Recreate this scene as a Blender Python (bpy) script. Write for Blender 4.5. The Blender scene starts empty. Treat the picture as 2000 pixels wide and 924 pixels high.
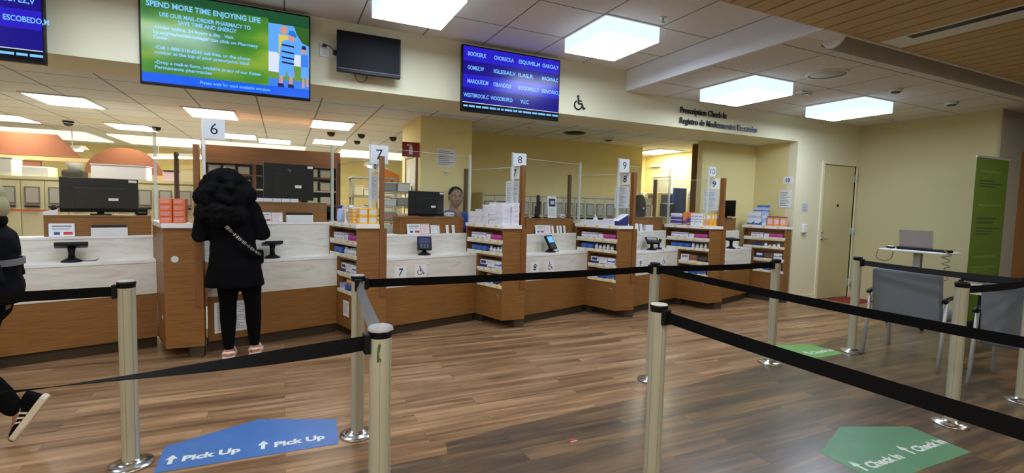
import bpy, bmesh, math, random
from mathutils import Matrix, Vector, Euler
random.seed(7)
S = bpy.context.scene
C = S.collection
PI = math.pi
# ------------------------------------------------------------------ colour and materials
def lin(c):
    c = c / 255.0
    return c / 12.92 if c <= 0.04045 else ((c + 0.055) / 1.055) ** 2.4
def rgb(r, g, b):
    return (lin(r), lin(g), lin(b), 1.0)
M = {}
def mat(name, col, rough=0.6, metal=0.0, spec=0.5, var=0.0, scale=(6, 6, 6), bump=0.0, bscale=200.0):
    m = bpy.data.materials.new(name); m.use_nodes = True
    nt = m.node_tree; b = nt.nodes['Principled BSDF']
    c = rgb(*col)
    b.inputs['Base Color'].default_value = c
    b.inputs['Roughness'].default_value = rough
    b.inputs['Metallic'].default_value = metal
    b.inputs['Specular IOR Level'].default_value = spec
    if var > 0 or bump > 0:
        tc = nt.nodes.new('ShaderNodeTexCoord')
    if var > 0:
        mp = nt.nodes.new('ShaderNodeMapping'); mp.inputs['Scale'].default_value = scale
        n = nt.nodes.new('ShaderNodeTexNoise'); n.inputs['Scale'].default_value = 1.0; n.inputs['Detail'].default_value = 5.0
        r = nt.nodes.new('ShaderNodeValToRGB')
        r.color_ramp.elements[0].position = 0.3; r.color_ramp.elements[1].position = 0.7
        r.color_ramp.elements[0].color = tuple(x * (1 - var) for x in c[:3]) + (1,)
        r.color_ramp.elements[1].color = tuple(min(1, x * (1 + var)) for x in c[:3]) + (1,)
        nt.links.new(tc.outputs['Object'], mp.inputs['Vector']); nt.links.new(mp.outputs[0], n.inputs['Vector'])
        nt.links.new(n.outputs['Fac'], r.inputs[0]); nt.links.new(r.outputs[0], b.inputs['Base Color'])
    if bump > 0:
        n2 = nt.nodes.new('ShaderNodeTexNoise'); n2.inputs['Scale'].default_value = bscale; n2.inputs['Detail'].default_value = 3.0
        bp = nt.nodes.new('ShaderNodeBump'); bp.inputs['Strength'].default_value = bump; bp.inputs['Distance'].default_value = 0.002
        nt.links.new(tc.outputs['Object'], n2.inputs['Vector']); nt.links.new(n2.outputs['Fac'], bp.inputs['Height'])
        nt.links.new(bp.outputs[0], b.inputs['Normal'])
    M[name] = m
    return m
def emis(name, col, strength):
    m = bpy.data.materials.new(name); m.use_nodes = True
    nt = m.node_tree
    for n in list(nt.nodes):
        if n.type != 'OUTPUT_MATERIAL': nt.nodes.remove(n)
    e = nt.nodes.new('ShaderNodeEmission'); e.inputs[0].default_value = rgb(*col); e.inputs[1].default_value = strength
    nt.links.new(e.outputs[0], nt.nodes['Material Output'].inputs[0])
    M[name] = m
    return m
def screen(name, col, strength=0.85, gloss=0.0):
    """A lit display: emits its own colour behind a glossy face."""
    m = mat(name, (4, 4, 6), 0.22, spec=0.3)
    b = m.node_tree.nodes['Principled BSDF']
    b.inputs['Emission Color'].default_value = rgb(*col); b.inputs['Emission Strength'].default_value = strength
    return m
def acrylic(name, tint=(242, 246, 242), face=0.02, rough=0.02):
    m = bpy.data.materials.new(name); m.use_nodes = True
    nt = m.node_tree
    for n in list(nt.nodes):
        if n.type != 'OUTPUT_MATERIAL': nt.nodes.remove(n)
    t = nt.nodes.new('ShaderNodeBsdfTransparent'); t.inputs[0].default_value = rgb(*tint)
    g = nt.nodes.new('ShaderNodeBsdfGlossy'); g.inputs['Roughness'].default_value = rough
    d = nt.nodes.new('ShaderNodeBsdfDiffuse'); d.inputs[0].default_value = rgb(225, 230, 225)
    lw = nt.nodes.new('ShaderNodeLayerWeight'); pw = nt.nodes.new('ShaderNodeMath'); pw.operation = 'POWER'; pw.inputs[1].default_value = 4.0
    f = nt.nodes.new('ShaderNodeMath'); f.operation = 'MULTIPLY_ADD'; f.inputs[1].default_value = 0.22; f.inputs[2].default_value = 0.02
    nt.links.new(lw.outputs['Facing'], pw.inputs[0]); nt.links.new(pw.outputs[0], f.inputs[0])
    m1 = nt.nodes.new('ShaderNodeMixShader'); m2 = nt.nodes.new('ShaderNodeMixShader'); m1.inputs[0].default_value = face
    nt.links.new(t.outputs[0], m1.inputs[1]); nt.links.new(d.outputs[0], m1.inputs[2])
    nt.links.new(f.outputs[0], m2.inputs[0]); nt.links.new(m1.outputs[0], m2.inputs[1]); nt.links.new(g.outputs[0], m2.inputs[2])
    nt.links.new(m2.outputs[0], nt.nodes['Material Output'].inputs[0])
    M[name] = m
    return m
def N(nt, t, **kw):
    n = nt.nodes.new(t)
    for k, v in kw.items():
        n.inputs[k].default_value = v
    return n

def plank_floor(name, c1, c2, dark, rough=0.35):
    m = bpy.data.materials.new(name); m.use_nodes = True
    nt = m.node_tree; b = nt.nodes['Principled BSDF']; L = nt.links.new
    tc = nt.nodes.new('ShaderNodeTexCoord')
    br = nt.nodes.new('ShaderNodeTexBrick')
    br.offset = 0.37; br.offset_frequency = 2
    br.inputs['Scale'].default_value = 1.0; br.inputs['Brick Width'].default_value = 1.22; br.inputs['Row Height'].default_value = 0.135
    br.inputs['Mortar Size'].default_value = 0.0012; br.inputs['Mortar Smooth'].default_value = 0.1; br.inputs['Bias'].default_value = 0.0
    br.inputs['Color1'].default_value = (0, 0, 0, 1); br.inputs['Color2'].default_value = (1, 1, 1, 1); br.inputs['Mortar'].default_value = (0.25, 0.25, 0.25, 1)
    L(tc.outputs['Object'], br.inputs['Vector'])
    # shift the grain from plank to plank
    sep = nt.nodes.new('ShaderNodeSeparateColor'); L(br.outputs['Color'], sep.inputs[0])
    add = nt.nodes.new('ShaderNodeVectorMath'); add.operation = 'ADD'
    cmb = nt.nodes.new('ShaderNodeCombineXYZ')
    mul = nt.nodes.new('ShaderNodeMath'); mul.operation = 'MULTIPLY'; mul.inputs[1].default_value = 17.0
    L(sep.outputs[0], mul.inputs[0]); L(mul.outputs[0], cmb.inputs[2])
    L(tc.outputs['Object'], add.inputs[0]); L(cmb.outputs[0], add.inputs[1])
    mp = nt.nodes.new('ShaderNodeMapping'); mp.inputs['Scale'].default_value = (0.8, 12.0, 1.0)
    L(add.outputs[0], mp.inputs[0])
    n1 = N(nt, 'ShaderNodeTexNoise', Scale=1.0, Detail=6.0, Roughness=0.62, Distortion=0.6); L(mp.outputs[0], n1.inputs['Vector'])
    mp2 = nt.nodes.new('ShaderNodeMapping'); mp2.inputs['Scale'].default_value = (0.5, 2.2, 1.0); L(tc.outputs['Object'], mp2.inputs[0])
    n2 = N(nt, 'ShaderNodeTexNoise', Scale=1.0, Detail=2.0); L(mp2.outputs[0], n2.inputs['Vector'])
    ramp = nt.nodes.new('ShaderNodeValToRGB'); e = ramp.color_ramp.elements
    e[0].position = 0.33; e[0].color = rgb(*dark); e[1].position = 0.66; e[1].color = rgb(*c2)
    x = e.new(0.5); x.color = rgb(*c1)
    mix0 = nt.nodes.new('ShaderNodeMath'); mix0.operation = 'MULTIPLY_ADD'; mix0.inputs[1].default_value = 0.10
    L(sep.outputs[0], mix0.inputs[0]); 
    sc = nt.nodes.new('ShaderNodeMath'); sc.operation = 'MULTIPLY_ADD'; sc.inputs[1].default_value = 1.05; sc.inputs[2].default_value = -0.145
    L(n1.outputs['Fac'], sc.inputs[0]); L(sc.outputs[0], mix0.inputs[2])
    ad2 = nt.nodes.new('ShaderNodeMath'); ad2.operation = 'MULTIPLY_ADD'; ad2.inputs[1].default_value = 0.12
    L(n2.outputs['Fac'], ad2.inputs[0]); L(mix0.outputs[0], ad2.inputs[2])
    L(ad2.outputs[0], ramp.inputs[0])
    mm = nt.nodes.new('ShaderNodeMix'); mm.data_type = 'RGBA'; mm.blend_type = 'MULTIPLY'
    mm.inputs[7].default_value = (0.55, 0.5, 0.45, 1)
    L(br.outputs['Fac'], mm.inputs[0]); L(ramp.outputs[0], mm.inputs[6]); L(mm.outputs[2], b.inputs['Base Color'])
    b.inputs['Roughness'].default_value = rough; b.inputs['Specular IOR Level'].default_value = 0.45
    M[name] = m
    return m

def wood(name, c1, c2, axis='x', rough=0.42):
    """Fine straight-grained laminate; the grain runs along AXIS."""
    m = bpy.data.materials.new(name); m.use_nodes = True
    nt = m.node_tree; b = nt.nodes['Principled BSDF']; L = nt.links.new
    tc = nt.nodes.new('ShaderNodeTexCoord'); mp = nt.nodes.new('ShaderNodeMapping')
    s = {'x': (3.0, 90, 90), 'y': (90, 3.0, 90), 'z': (90, 90, 3.0), 'xy': (4.0, 4.0, 110)}[axis]
    mp.inputs['Scale'].default_value = s
    n = N(nt, 'ShaderNodeTexNoise', Scale=1.0, Detail=5.0, Roughness=0.6)
    r = nt.nodes.new('ShaderNodeValToRGB'); e = r.color_ramp.elements
    e[0].position = 0.3; e[0].color = rgb(*c1); e[1].position = 0.72; e[1].color = rgb(*c2)
    L(tc.outputs['Object'], mp.inputs[0]); L(mp.outputs[0], n.inputs['Vector']); L(n.outputs['Fac'], r.inputs[0]); L(r.outputs[0], b.inputs['Base Color'])
    b.inputs['Roughness'].default_value = rough
    M[name] = m
    return m

def stone(name, base, vein):
    m = bpy.data.materials.new(name); m.use_nodes = True
    nt = m.node_tree; b = nt.nodes['Principled BSDF']; L = nt.links.new
    tc = nt.nodes.new('ShaderNodeTexCoord'); mp = nt.nodes.new('ShaderNodeMapping')
    mp.inputs['Scale'].default_value = (2.2, 2.2, 16.0); mp.inputs['Rotation'].default_value = (0.0, 0.16, 0.0)
    n = N(nt, 'ShaderNodeTexNoise', Scale=1.0, Detail=7.0, Roughness=0.62, Distortion=1.4)
    r = nt.nodes.new('ShaderNodeValToRGB'); e = r.color_ramp.elements
    e[0].position = 0.30; e[0].color = rgb(*vein); e[1].position = 0.52; e[1].color = rgb(*base)
    L(tc.outputs['Object'], mp.inputs[0]); L(mp.outputs[0], n.inputs['Vector']); L(n.outputs['Fac'], r.inputs[0]); L(r.outputs[0], b.inputs['Base Color'])
    b.inputs['Roughness'].default_value = 0.35
    M[name] = m
    return m

def tiles(name, col, line, px, py, ox, oy, w=0.008):
    """Ceiling tiles: a grid of thin joints laid out in the ceiling's own metres."""
    m = bpy.data.materials.new(name); m.use_nodes = True
    nt = m.node_tree; b = nt.nodes['Principled BSDF']; L = nt.links.new
    tc = nt.nodes.new('ShaderNodeTexCoord'); sx = nt.nodes.new('ShaderNodeSeparateXYZ'); L(tc.outputs['Object'], sx.inputs[0])
    outs = []
    for k, (p, o) in enumerate(((px, ox), (py, oy))):
        a = nt.nodes.new('ShaderNodeMath'); a.operation = 'SUBTRACT'; a.inputs[1].default_value = o; L(sx.outputs[k], a.inputs[0])
        d = nt.nodes.new('ShaderNodeMath'); d.operation = 'PINGPONG'; d.inputs[1].default_value = p / 2; L(a.outputs[0], d.inputs[0])
        l = nt.nodes.new('ShaderNodeMath'); l.operation = 'LESS_THAN'; l.inputs[1].default_value = w; L(d.outputs[0], l.inputs[0])
        outs.append(l)
    mx = nt.nodes.new('ShaderNodeMath'); mx.operation = 'MAXIMUM'; L(outs[0].outputs[0], mx.inputs[0]); L(outs[1].outputs[0], mx.inputs[1])
    n = N(nt, 'ShaderNodeTexNoise', Scale=60.0, Detail=4.0); L(tc.outputs['Object'], n.inputs['Vector'])
    r = nt.nodes.new('ShaderNodeValToRGB'); c = rgb(*col)
    r.color_ramp.elements[0].color = tuple(v * 0.9 for v in c[:3]) + (1,); r.color_ramp.elements[1].color = tuple(min(1, v * 1.06) for v in c[:3]) + (1,)
    L(n.outputs['Fac'], r.inputs[0])
    mi = nt.nodes.new('ShaderNodeMix'); mi.data_type = 'RGBA'; L(mx.outputs[0], mi.inputs[0]); L(r.outputs[0], mi.inputs[6]); mi.inputs[7].default_value = rgb(*line)
    L(mi.outputs[2], b.inputs['Base Color']); b.inputs['Roughness'].default_value = 0.9; b.inputs['Specular IOR Level'].default_value = 0.1
    M[name] = m
    return m

# ------------------------------------------------------------------ palette
plank_floor('floor_light', (146, 111, 78), (180, 143, 106), (106, 77, 52), 0.34)
plank_floor('floor_dark', (94, 76, 58), (132, 103, 71), (68, 56, 45), 0.28)
M['floor_dark'].node_tree.nodes['Principled BSDF'].inputs['Specular IOR Level'].default_value = 0.75
mat('wall_cream', (226, 218, 184), 0.85, bump=0.15, bscale=120)
mat('wall_right', (204, 192, 146), 0.85, bump=0.15, bscale=120)
mat('wall_yellow', (238, 222, 158), 0.85)
emis('ceiling_glow', (255, 244, 214), 1.2)  # glow of the panels that imitate ceiling lit from below
mat('nosing_grey', (138, 130, 116), 0.7)
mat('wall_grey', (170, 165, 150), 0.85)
mat('wall_niche', (222, 208, 150), 0.85)
mat('door_cream', (212, 200, 152), 0.5)
tiles('tiles_hall', (236, 232, 228), (118, 116, 114), 0.63, 0.68, 1.27, 3.64, 0.006)
tiles('tiles_low', (226, 221, 214), (112, 110, 108), 0.63, 0.75, 4.42, 3.65, 0.006)
tiles('tiles_pharmacy', (226, 226, 222), (140, 136, 126), 0.63, 0.63, 0.37, 7.05, 0.008)
mat('beam_white', (232, 233, 236), 0.8)
mat('light_frame', (225, 228, 230), 0.5)
wood('laminate', (116, 76, 34), (154, 107, 54), 'xy')
wood('laminate_dark', (92, 62, 32), (124, 86, 48), 'xy')
wood('post_wood', (112, 68, 32), (144, 92, 46), 'z')
wood('ceiling_wood', (186, 156, 104), (210, 180, 128), 'y', 0.6)
wood('door_wood', (150, 104, 56), (182, 130, 76), 'z')
mat('groove_dark', (52, 34, 18), 0.8)
stone('stone', (226, 221, 208), (205, 197, 181))
stone('stone_top', (238, 236, 230), (226, 222, 214))
mat('toe_kick', (66, 54, 38), 0.6)
mat('shelf_white', (226, 222, 206), 0.5)
mat('price_yellow', (230, 205, 90), 0.5)
mat('satin_metal', (188, 186, 164), 0.42, 0.35, var=0.04, scale=(400, 400, 2))
mat('seam_metal', (162, 159, 140), 0.5, 0.35)
mat('chrome', (205, 203, 198), 0.24, 1.0)
mat('cap_black', (13, 13, 14), 0.5, spec=0.25)
mat('cap_grey', (150, 152, 156), 0.55, var=0.12, scale=(60, 60, 60))
mat('cap_silver', (150, 152, 146), 0.4, 0.3)
mat('cap_cream', (205, 206, 190), 0.5)
mat('belt_black', (11, 11, 12), 0.9, spec=0.12)
mat('belt_grey', (92, 93, 98), 0.7, bump=0.3, bscale=400)
mat('belt_worn', (42, 42, 46), 0.85, spec=0.2)
mat('black_plastic', (15, 15, 17), 0.45, spec=0.25)
mat('tv_black', (10, 10, 12), 0.4, spec=0.2)
mat('tv_glass_off', (20, 17, 20), 0.55, spec=0.12)
mat('grey_plastic', (88, 88, 88), 0.5)
mat('white_plastic', (226, 226, 222), 0.45)
mat('cable_black', (22, 22, 22), 0.6)
mat('cable_tan', (126, 116, 96), 0.6)
mat('cable_white', (190, 184, 166), 0.6)
mat('paper', (232, 232, 230), 0.8)
mat('paper_grey', (206, 208, 208), 0.8)
mat('ink', (24, 24, 28), 0.7)
mat('ink_grey', (140, 142, 146), 0.8)
mat('ink_red', (196, 70, 58), 0.8)
mat('ink_blue', (58, 84, 158), 0.8)
mat('ink_pink', (216, 150, 150), 0.8)
mat('letter_dark', (48, 50, 52), 0.35, 0.3)
mat('red_sign', (148, 30, 24), 0.5)
mat('decal_blue', (68, 112, 176), 0.42, var=0.07, scale=(6, 6, 6))
mat('decal_green', (88, 138, 102), 0.42, var=0.06, scale=(6, 6, 6))
mat('decal_green_pale', (110, 166, 84), 0.42, var=0.06, scale=(6, 6, 6))
mat('decal_white', (214, 220, 214), 0.5)
mat('chair_fabric', (108, 114, 120), 0.9, var=0.08, scale=(90, 90, 90), bump=0.3, bscale=500)
mat('chair_shell', (118, 124, 130), 0.85, var=0.06, scale=(90, 90, 90))
mat('chair_metal', (196, 198, 200), 0.4, 0.4)
mat('banner_green', (90, 116, 36), 0.65, var=0.06, scale=(3, 3, 3))
mat('banner_dark', (64, 86, 40), 0.65)
mat('banner_pale', (106, 132, 56), 0.65)
mat('laptop_shell', (160, 146, 142), 0.45, 0.3)
mat('cart_grey', (168, 166, 158), 0.4, 0.3)
mat('mat_red', (150, 44, 34), 0.9)
mat('skin_light', (206, 160, 128), 0.6)
mat('skin_brown', (146, 108, 84), 0.6)
mat('hair_black', (8, 8, 9), 0.8, spec=0.1, bump=0.8, bscale=60)
mat('cloth_black', (9, 9, 11), 0.95, spec=0.1, bump=0.4, bscale=90)
mat('cloth_black_soft', (14, 14, 16), 0.95, spec=0.1, bump=0.5, bscale=60)
mat('cloth_navy', (14, 15, 20), 0.95, spec=0.1, bump=0.4, bscale=60)
mat('scrub_blue', (44, 72, 150), 0.9)
mat('cap_khaki', (160, 154, 116), 0.9, bump=0.3, bscale=150)
mat('sandal_pink', (238, 208, 192), 0.6)
mat('strap_pale', (176, 170, 158), 0.8)
mat('sole_white', (214, 206, 184), 0.7)
mat('grey_band', (112, 112, 112), 0.9)
mat('cabinet_cream', (222, 214, 172), 0.6)
mat('cabinet_line', (150, 142, 106), 0.7)
mat('holder_grey', (120, 118, 108), 0.5)
mat('card_grey', (186, 184, 172), 0.7)
mat('wire_chrome', (200, 200, 196), 0.25, 0.9)
mat('bin_white', (222, 224, 216), 0.6)
mat('bin_grey', (150, 150, 140), 0.6)
mat('tag_orange', (226, 110, 62), 0.6)
mat('orange_wall', (206, 122, 40), 0.75)
mat('terracotta', (140, 84, 54), 0.8)
wood('unit_wood', (120, 76, 38), (150, 100, 56), 'xy')
mat('unit_dark', (44, 38, 32), 0.8)
mat('column_brown', (96, 62, 30), 0.7)
mat('box_white', (232, 231, 236), 0.6)
mat('box_violet', (176, 164, 206), 0.6)
mat('box_purple', (84, 70, 140), 0.6)
mat('box_magenta', (206, 60, 138), 0.55)
mat('box_blue', (52, 96, 176), 0.5)
mat('box_navy', (36, 46, 104), 0.5)
mat('box_paleblue', (176, 200, 232), 0.55)
mat('box_orange', (236, 140, 66), 0.55)
mat('box_deeporange', (224, 110, 62), 0.55, var=0.08, scale=(30, 30, 30))
mat('box_yellow', (238, 180, 58), 0.55)
mat('box_brown', (116, 84, 62), 0.6)
mat('box_rose', (226, 196, 202), 0.6)
mat('bottle_cyan', (62, 166, 206), 0.35)
mat('bottle_white', (226, 230, 238), 0.35)
mat('bottle_lilac', (172, 176, 220), 0.35)
mat('bottle_cap_blue', (30, 50, 160), 0.4)
acrylic('acrylic', (252, 253, 252), 0.010)
acrylic('acrylic_edge', (244, 246, 240), 0.45, 0.2)
LB, LI = 19.0, 20.0
emis('lamp_hall', (214, 232, 255), LB)
emis('lamp_side', (222, 238, 255), 0.95)  # box shading put into the glow: sides dimmer than the underside
emis('lamp_pharmacy', (255, 250, 236), LI)
mat('floor_vinyl', (196, 192, 184), 0.5, var=0.06, scale=(3, 3, 3))
emis('lamp_pendant', (255, 244, 214), 10.0)
mat('black_dome', (12, 12, 14), 0.2)

# ------------------------------------------------------------------ mesh helpers
def nb():
    return bmesh.new()
def box(b, c, s, mi=0, rz=0.0, mt=None, bev=0.0):
    m = Matrix.Translation(Vector(c)) @ Matrix.Rotation(rz, 4, 'Z')
    if mt is not None: m = mt @ m
    r = bmesh.ops.create_cube(b, size=1.0, matrix=m @ Matrix.Diagonal((s[0], s[1], s[2], 1)))
    fs = set()
    for v in r['verts']:
        fs.update(v.link_faces)
    if bev > 0:
        es = set()
        for f in fs: es.update(f.edges)
        rb = bmesh.ops.bevel(b, geom=list(es), offset=bev, segments=2, affect='EDGES', profile=0.5)
        fs = [f for f in fs if f.is_valid] + list(rb['faces'])
    for f in fs:
        if f.is_valid: f.material_index = mi
    return b
def bx(b, x0, x1, y0, y1, z0, z1, mi=0, bev=0.0, mt=None):
    return box(b, ((x0 + x1) / 2, (y0 + y1) / 2, (z0 + z1) / 2), (abs(x1 - x0), abs(y1 - y0), abs(z1 - z0)), mi, 0, mt, bev)
def prism(b, poly, z0, z1, mi=0, top=None, mt=None):
    mt = mt or Matrix()
    lo = [b.verts.new(mt @ Vector((x, y, z0))) for x, y in poly]; hi = [b.verts.new(mt @ Vector((x, y, z1))) for x, y in poly]
    n = len(poly)
    area = sum(poly[i][0] * poly[(i + 1) % n][1] - poly[(i + 1) % n][0] * poly[i][1] for i in range(n))
    fl = []
    if area < 0: lo.reverse(); hi.reverse()
    fl.append(b.faces.new(list(reversed(lo)))); f = b.faces.new(hi); fl.append(f)
    for i in range(n):
        fl.append(b.faces.new((lo[i], lo[(i + 1) % n], hi[(i + 1) % n], hi[i])))
    for q in fl: q.material_index = mi
    if top is not None: f.material_index = top
    return b
# a matrix that stands a flat x/y drawing up so that it faces -Y (x stays right, y becomes up)
UP = Matrix.Rotation(PI / 2, 4, 'X')
def lathe(b, prof, c=(0, 0, 0), seg=28, mi=0, mt=None, sm=True):
    mt = mt or Matrix()
    rings = []
    for r, z in prof:
        if r <= 1e-6: rings.append([b.verts.new(mt @ (Vector(c) + Vector((0, 0, z))))])
        else: rings.append([b.verts.new(mt @ (Vector(c) + Vector((r * math.cos(2 * PI * k / seg), r * math.sin(2 * PI * k / seg), z)))) for k in range(seg)])
    for a, d in zip(rings, rings[1:]):
        for k in range(seg):
            j = (k + 1) % seg
            if len(a) == 1 and len(d) == 1: continue
            if len(a) == 1: f = b.faces.new((a[0], d[j], d[k]))
            elif len(d) == 1: f = b.faces.new((a[k], a[j], d[0]))
            else: f = b.faces.new((a[k], a[j], d[j], d[k]))
            f.material_index = mi; f.smooth = sm
    return b
def ring(b, c, ax, ay, n):
    return [b.verts.new(c + ax * math.cos(2 * PI * k / n) + ay * math.sin(2 * PI * k / n)) for k in range(n)]
def tube(b, pts, rad, seg=8, mi=0, flat=None, caps=True):
    """Tube along pts; rad a number or one per point; flat = (scale across, scale along side) for elliptical rings."""
    pts = [Vector(p) for p in pts]
    if not hasattr(rad, '__len__'): rad = [rad] * len(pts)
    prev = None; rs = []
    for i, p in enumerate(pts):
        t = (pts[min(i + 1, len(pts) - 1)] - pts[max(i - 1, 0)]).normalized()
        if prev is None:
            a = Vector((1, 0, 0)) if abs(t.x) < 0.9 else Vector((0, 1, 0))
        else: a = prev
        a = (a - t * a.dot(t)).normalized(); c = t.cross(a); prev = a
        fx, fy = flat if flat else (1, 1)
        rs.append(ring(b, p, a * rad[i] * fx, c * rad[i] * fy, seg))
    for q, w in zip(rs, rs[1:]):
        for k in range(seg):
            f = b.faces.new((q[k], q[(k + 1) % seg], w[(k + 1) % seg], w[k])); f.smooth = True; f.material_index = mi
    if caps:
        for f in (b.faces.new(list(reversed(rs[0]))), b.faces.new(rs[-1])): f.material_index = mi
    return b
def ball(b, c, r, mi=0, sub=2):
    r3 = r if hasattr(r, '__len__') else (r, r, r)
    q = bmesh.ops.create_icosphere(b, subdivisions=sub, radius=1.0, matrix=Matrix.Translation(Vector(c)) @ Matrix.Diagonal((r3[0], r3[1], r3[2], 1)))
    fs = set()
    for v in q['verts']: fs.update(v.link_faces)
    for f in fs: f.smooth = True; f.material_index = mi
    return b
def spline(pts, n=8):
    pts = [Vector(p) for p in pts]; out = []
    for i in range(len(pts) - 1):
        p0, p1, p2, p3 = pts[max(i - 1, 0)], pts[i], pts[i + 1], pts[min(i + 2, len(pts) - 1)]
        for k in range(n):
            t = k / n
            out.append(0.5 * ((2 * p1) + (p2 - p0) * t + (2 * p0 - 5 * p1 + 4 * p2 - p3) * t * t + (3 * p1 - p0 - 3 * p2 + p3) * t ** 3))
    out.append(pts[-1])
    return out
def mats_of(m):
    m = m if isinstance(m, (list, tuple)) else [m]
    return [M[x] if isinstance(x, str) else x for x in m]
def obj(name, b, m, parent=None, loc=(0, 0, 0), rz=0.0, normals=True):
    me = bpy.data.meshes.new(name)
    if normals: bmesh.ops.recalc_face_normals(b, faces=b.faces[:])
    b.to_mesh(me); b.free()
    for x in mats_of(m): me.materials.append(x)
    o = bpy.data.objects.new(name, me); C.objects.link(o)
    o.location = loc; o.rotation_euler = (0, 0, rz)
    if parent is not None: o.parent = parent
    return o
def tag(o, label=None, cat=None, group=None, kind=None):
    if label: o['label'] = label
    if cat: o['category'] = cat
    if group: o['group'] = group
    if kind: o['kind'] = kind
    return o
def thing(name, label, cat, loc=(0, 0, 0), rz=0.0, group=None):
    o = bpy.data.objects.new(name, None); C.objects.link(o)
    o.empty_display_size = 0.1; o.location = loc; o.rotation_euler = (0, 0, rz)
    return tag(o, label, cat, group)
def struct(name, b, m, label=None, **kw):
    o = obj(name, b, m, **kw)
    return tag(o, label, None, None, 'structure')
def copy_tree(o, parent=None):
    c = o.copy(); C.objects.link(c)
    if parent is not None: c.parent = parent
    for ch in list(o.children): copy_tree(ch, c)
    return c
# lettering: glyph outlines turned into a mesh and added to a bmesh
_tc = {}
def text_mesh(s, bold=0.0):
    k = (s, bold)
    if k in _tc: return _tc[k]
    cu = bpy.data.curves.new('lettering', 'FONT'); cu.body = s; cu.align_x = 'LEFT'; cu.size = 1.0; cu.offset = bold; cu.resolution_u = 3
    o = bpy.data.objects.new('lettering', cu); C.objects.link(o)
    dg = bpy.context.evaluated_depsgraph_get(); dg.update()
    me = bpy.data.meshes.new_from_object(o.evaluated_get(dg))
    bpy.data.objects.remove(o); bpy.data.curves.remove(cu)
    _tc[k] = me
    return me
def text(b, s, x, y, h, mt=None, width=None, mi=0, bold=0.02, align='l', depth=0.0, shear=0.0):
    """Letters with cap height about h, baseline start (x, y) in the drawing plane; mt places the plane."""
    me = text_mesh(s, bold); mt = mt or Matrix()
    xs = [v.co.x for v in me.vertices]
    if not xs: return b
    x0, x1 = min(xs), max(xs); sc = h / 0.72
    sx = sc if width is None else width / (x1 - x0)
    w = (x1 - x0) * sx
    off = {'l': 0, 'c': -w / 2, 'r': -w}[align]
    vs = {}
    def P(v, z): return mt @ Vector((x + off + (v.co.x - x0) * sx + shear * v.co.y * sc, y + v.co.y * sc, z))
    for v in me.vertices: vs[v.index] = b.verts.new(P(v, depth))
    new = []
    for p in me.polygons:
        try: f = b.faces.new([vs[i] for i in p.vertices]); f.material_index = mi; new.append(f)
        except ValueError: pass
    if depth > 0:
        r = bmesh.ops.extrude_face_region(b, geom=new)
        dz = (mt.to_3x3() @ Vector((0, 0, -depth)))
        for v in [g for g in r['geom'] if isinstance(g, bmesh.types.BMVert)]: v.co += dz
    return b
def flat(b, poly, z=0.0, mt=None, mi=0):
    mt = mt or Matrix()
    f = b.faces.new([b.verts.new(mt @ Vector((x, y, z))) for x, y in poly]); f.material_index = mi
    return b
def rect(b, x0, x1, y0, y1, z=0.0, mt=None, mi=0):
    return flat(b, [(x0, y0), (x1, y0), (x1, y1), (x0, y1)], z, mt, mi)
def disc(b, x, y, r, z=0.0, mt=None, mi=0, n=20, ry=None):
    ry = ry or r
    return flat(b, [(x + r * math.cos(2 * PI * k / n), y + ry * math.sin(2 * PI * k / n)) for k in range(n)], z, mt, mi)
def thick(b, pts, w, z=0.0, mt=None, mi=0):
    for (xa, ya), (xb, yb) in zip(pts, pts[1:]):
        d = Vector((xb - xa, yb - ya)); n = Vector((-d.y, d.x)).normalized() * w / 2; e = d.normalized() * w * 0.3
        flat(b, [(xa - e.x + n.x, ya - e.y + n.y), (xb + e.x + n.x, yb + e.y + n.y), (xb + e.x - n.x, yb + e.y - n.y), (xa - e.x - n.x, ya - e.y - n.y)][::-1], z, mt, mi)
    return b
def wheelchair(b, x, y, h, z=0.0, mt=None, mi=0, depth=0.0):
    """The access symbol: head, seated body and wheel, h tall, its foot at (x, y)."""
    s = h
    b2 = nb()
    disc(b2, x + 0.38 * s, y + 0.92 * s, 0.085 * s, z, None, mi)
    thick(b2, [(x + 0.40 * s, y + 0.80 * s), (x + 0.44 * s, y + 0.42 * s), (x + 0.72 * s, y + 0.42 * s), (x + 0.86 * s, y + 0.10 * s), (x + 0.98 * s, y + 0.15 * s)], 0.10 * s, z, None, mi)
    thick(b2, [(x + 0.42 * s, y + 0.62 * s), (x + 0.68 * s, y + 0.62 * s)], 0.075 * s, z, None, mi)
    a0, a1, n = math.radians(115), math.radians(345), 18
    thick(b2, [(x + 0.40 * s + 0.30 * s * math.cos(a0 + (a1 - a0) * k / n), y + 0.31 * s + 0.30 * s * math.sin(a0 + (a1 - a0) * k / n)) for k in range(n + 1)], 0.08 * s, z, None, mi)
    if depth > 0:
        r = bmesh.ops.extrude_face_region(b2, geom=b2.faces[:])
        for v in [g for g in r['geom'] if isinstance(g, bmesh.types.BMVert)]: v.co.z -= depth
    me = bpy.data.meshes.new('symbol'); b2.transform(mt or Matrix()); b2.to_mesh(me); b2.free()
    b.from_mesh(me); bpy.data.meshes.remove(me)
    return b
def arrow(b, x, y, w, h, z=0.0, mt=None, mi=0):
    return flat(b, [(x + 0.32 * w, y), (x + 0.68 * w, y), (x + 0.68 * w, y + 0.52 * h), (x + w, y + 0.52 * h), (x + 0.5 * w, y + h), (x, y + 0.52 * h), (x + 0.32 * w, y + 0.52 * h)], z, mt, mi)
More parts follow.
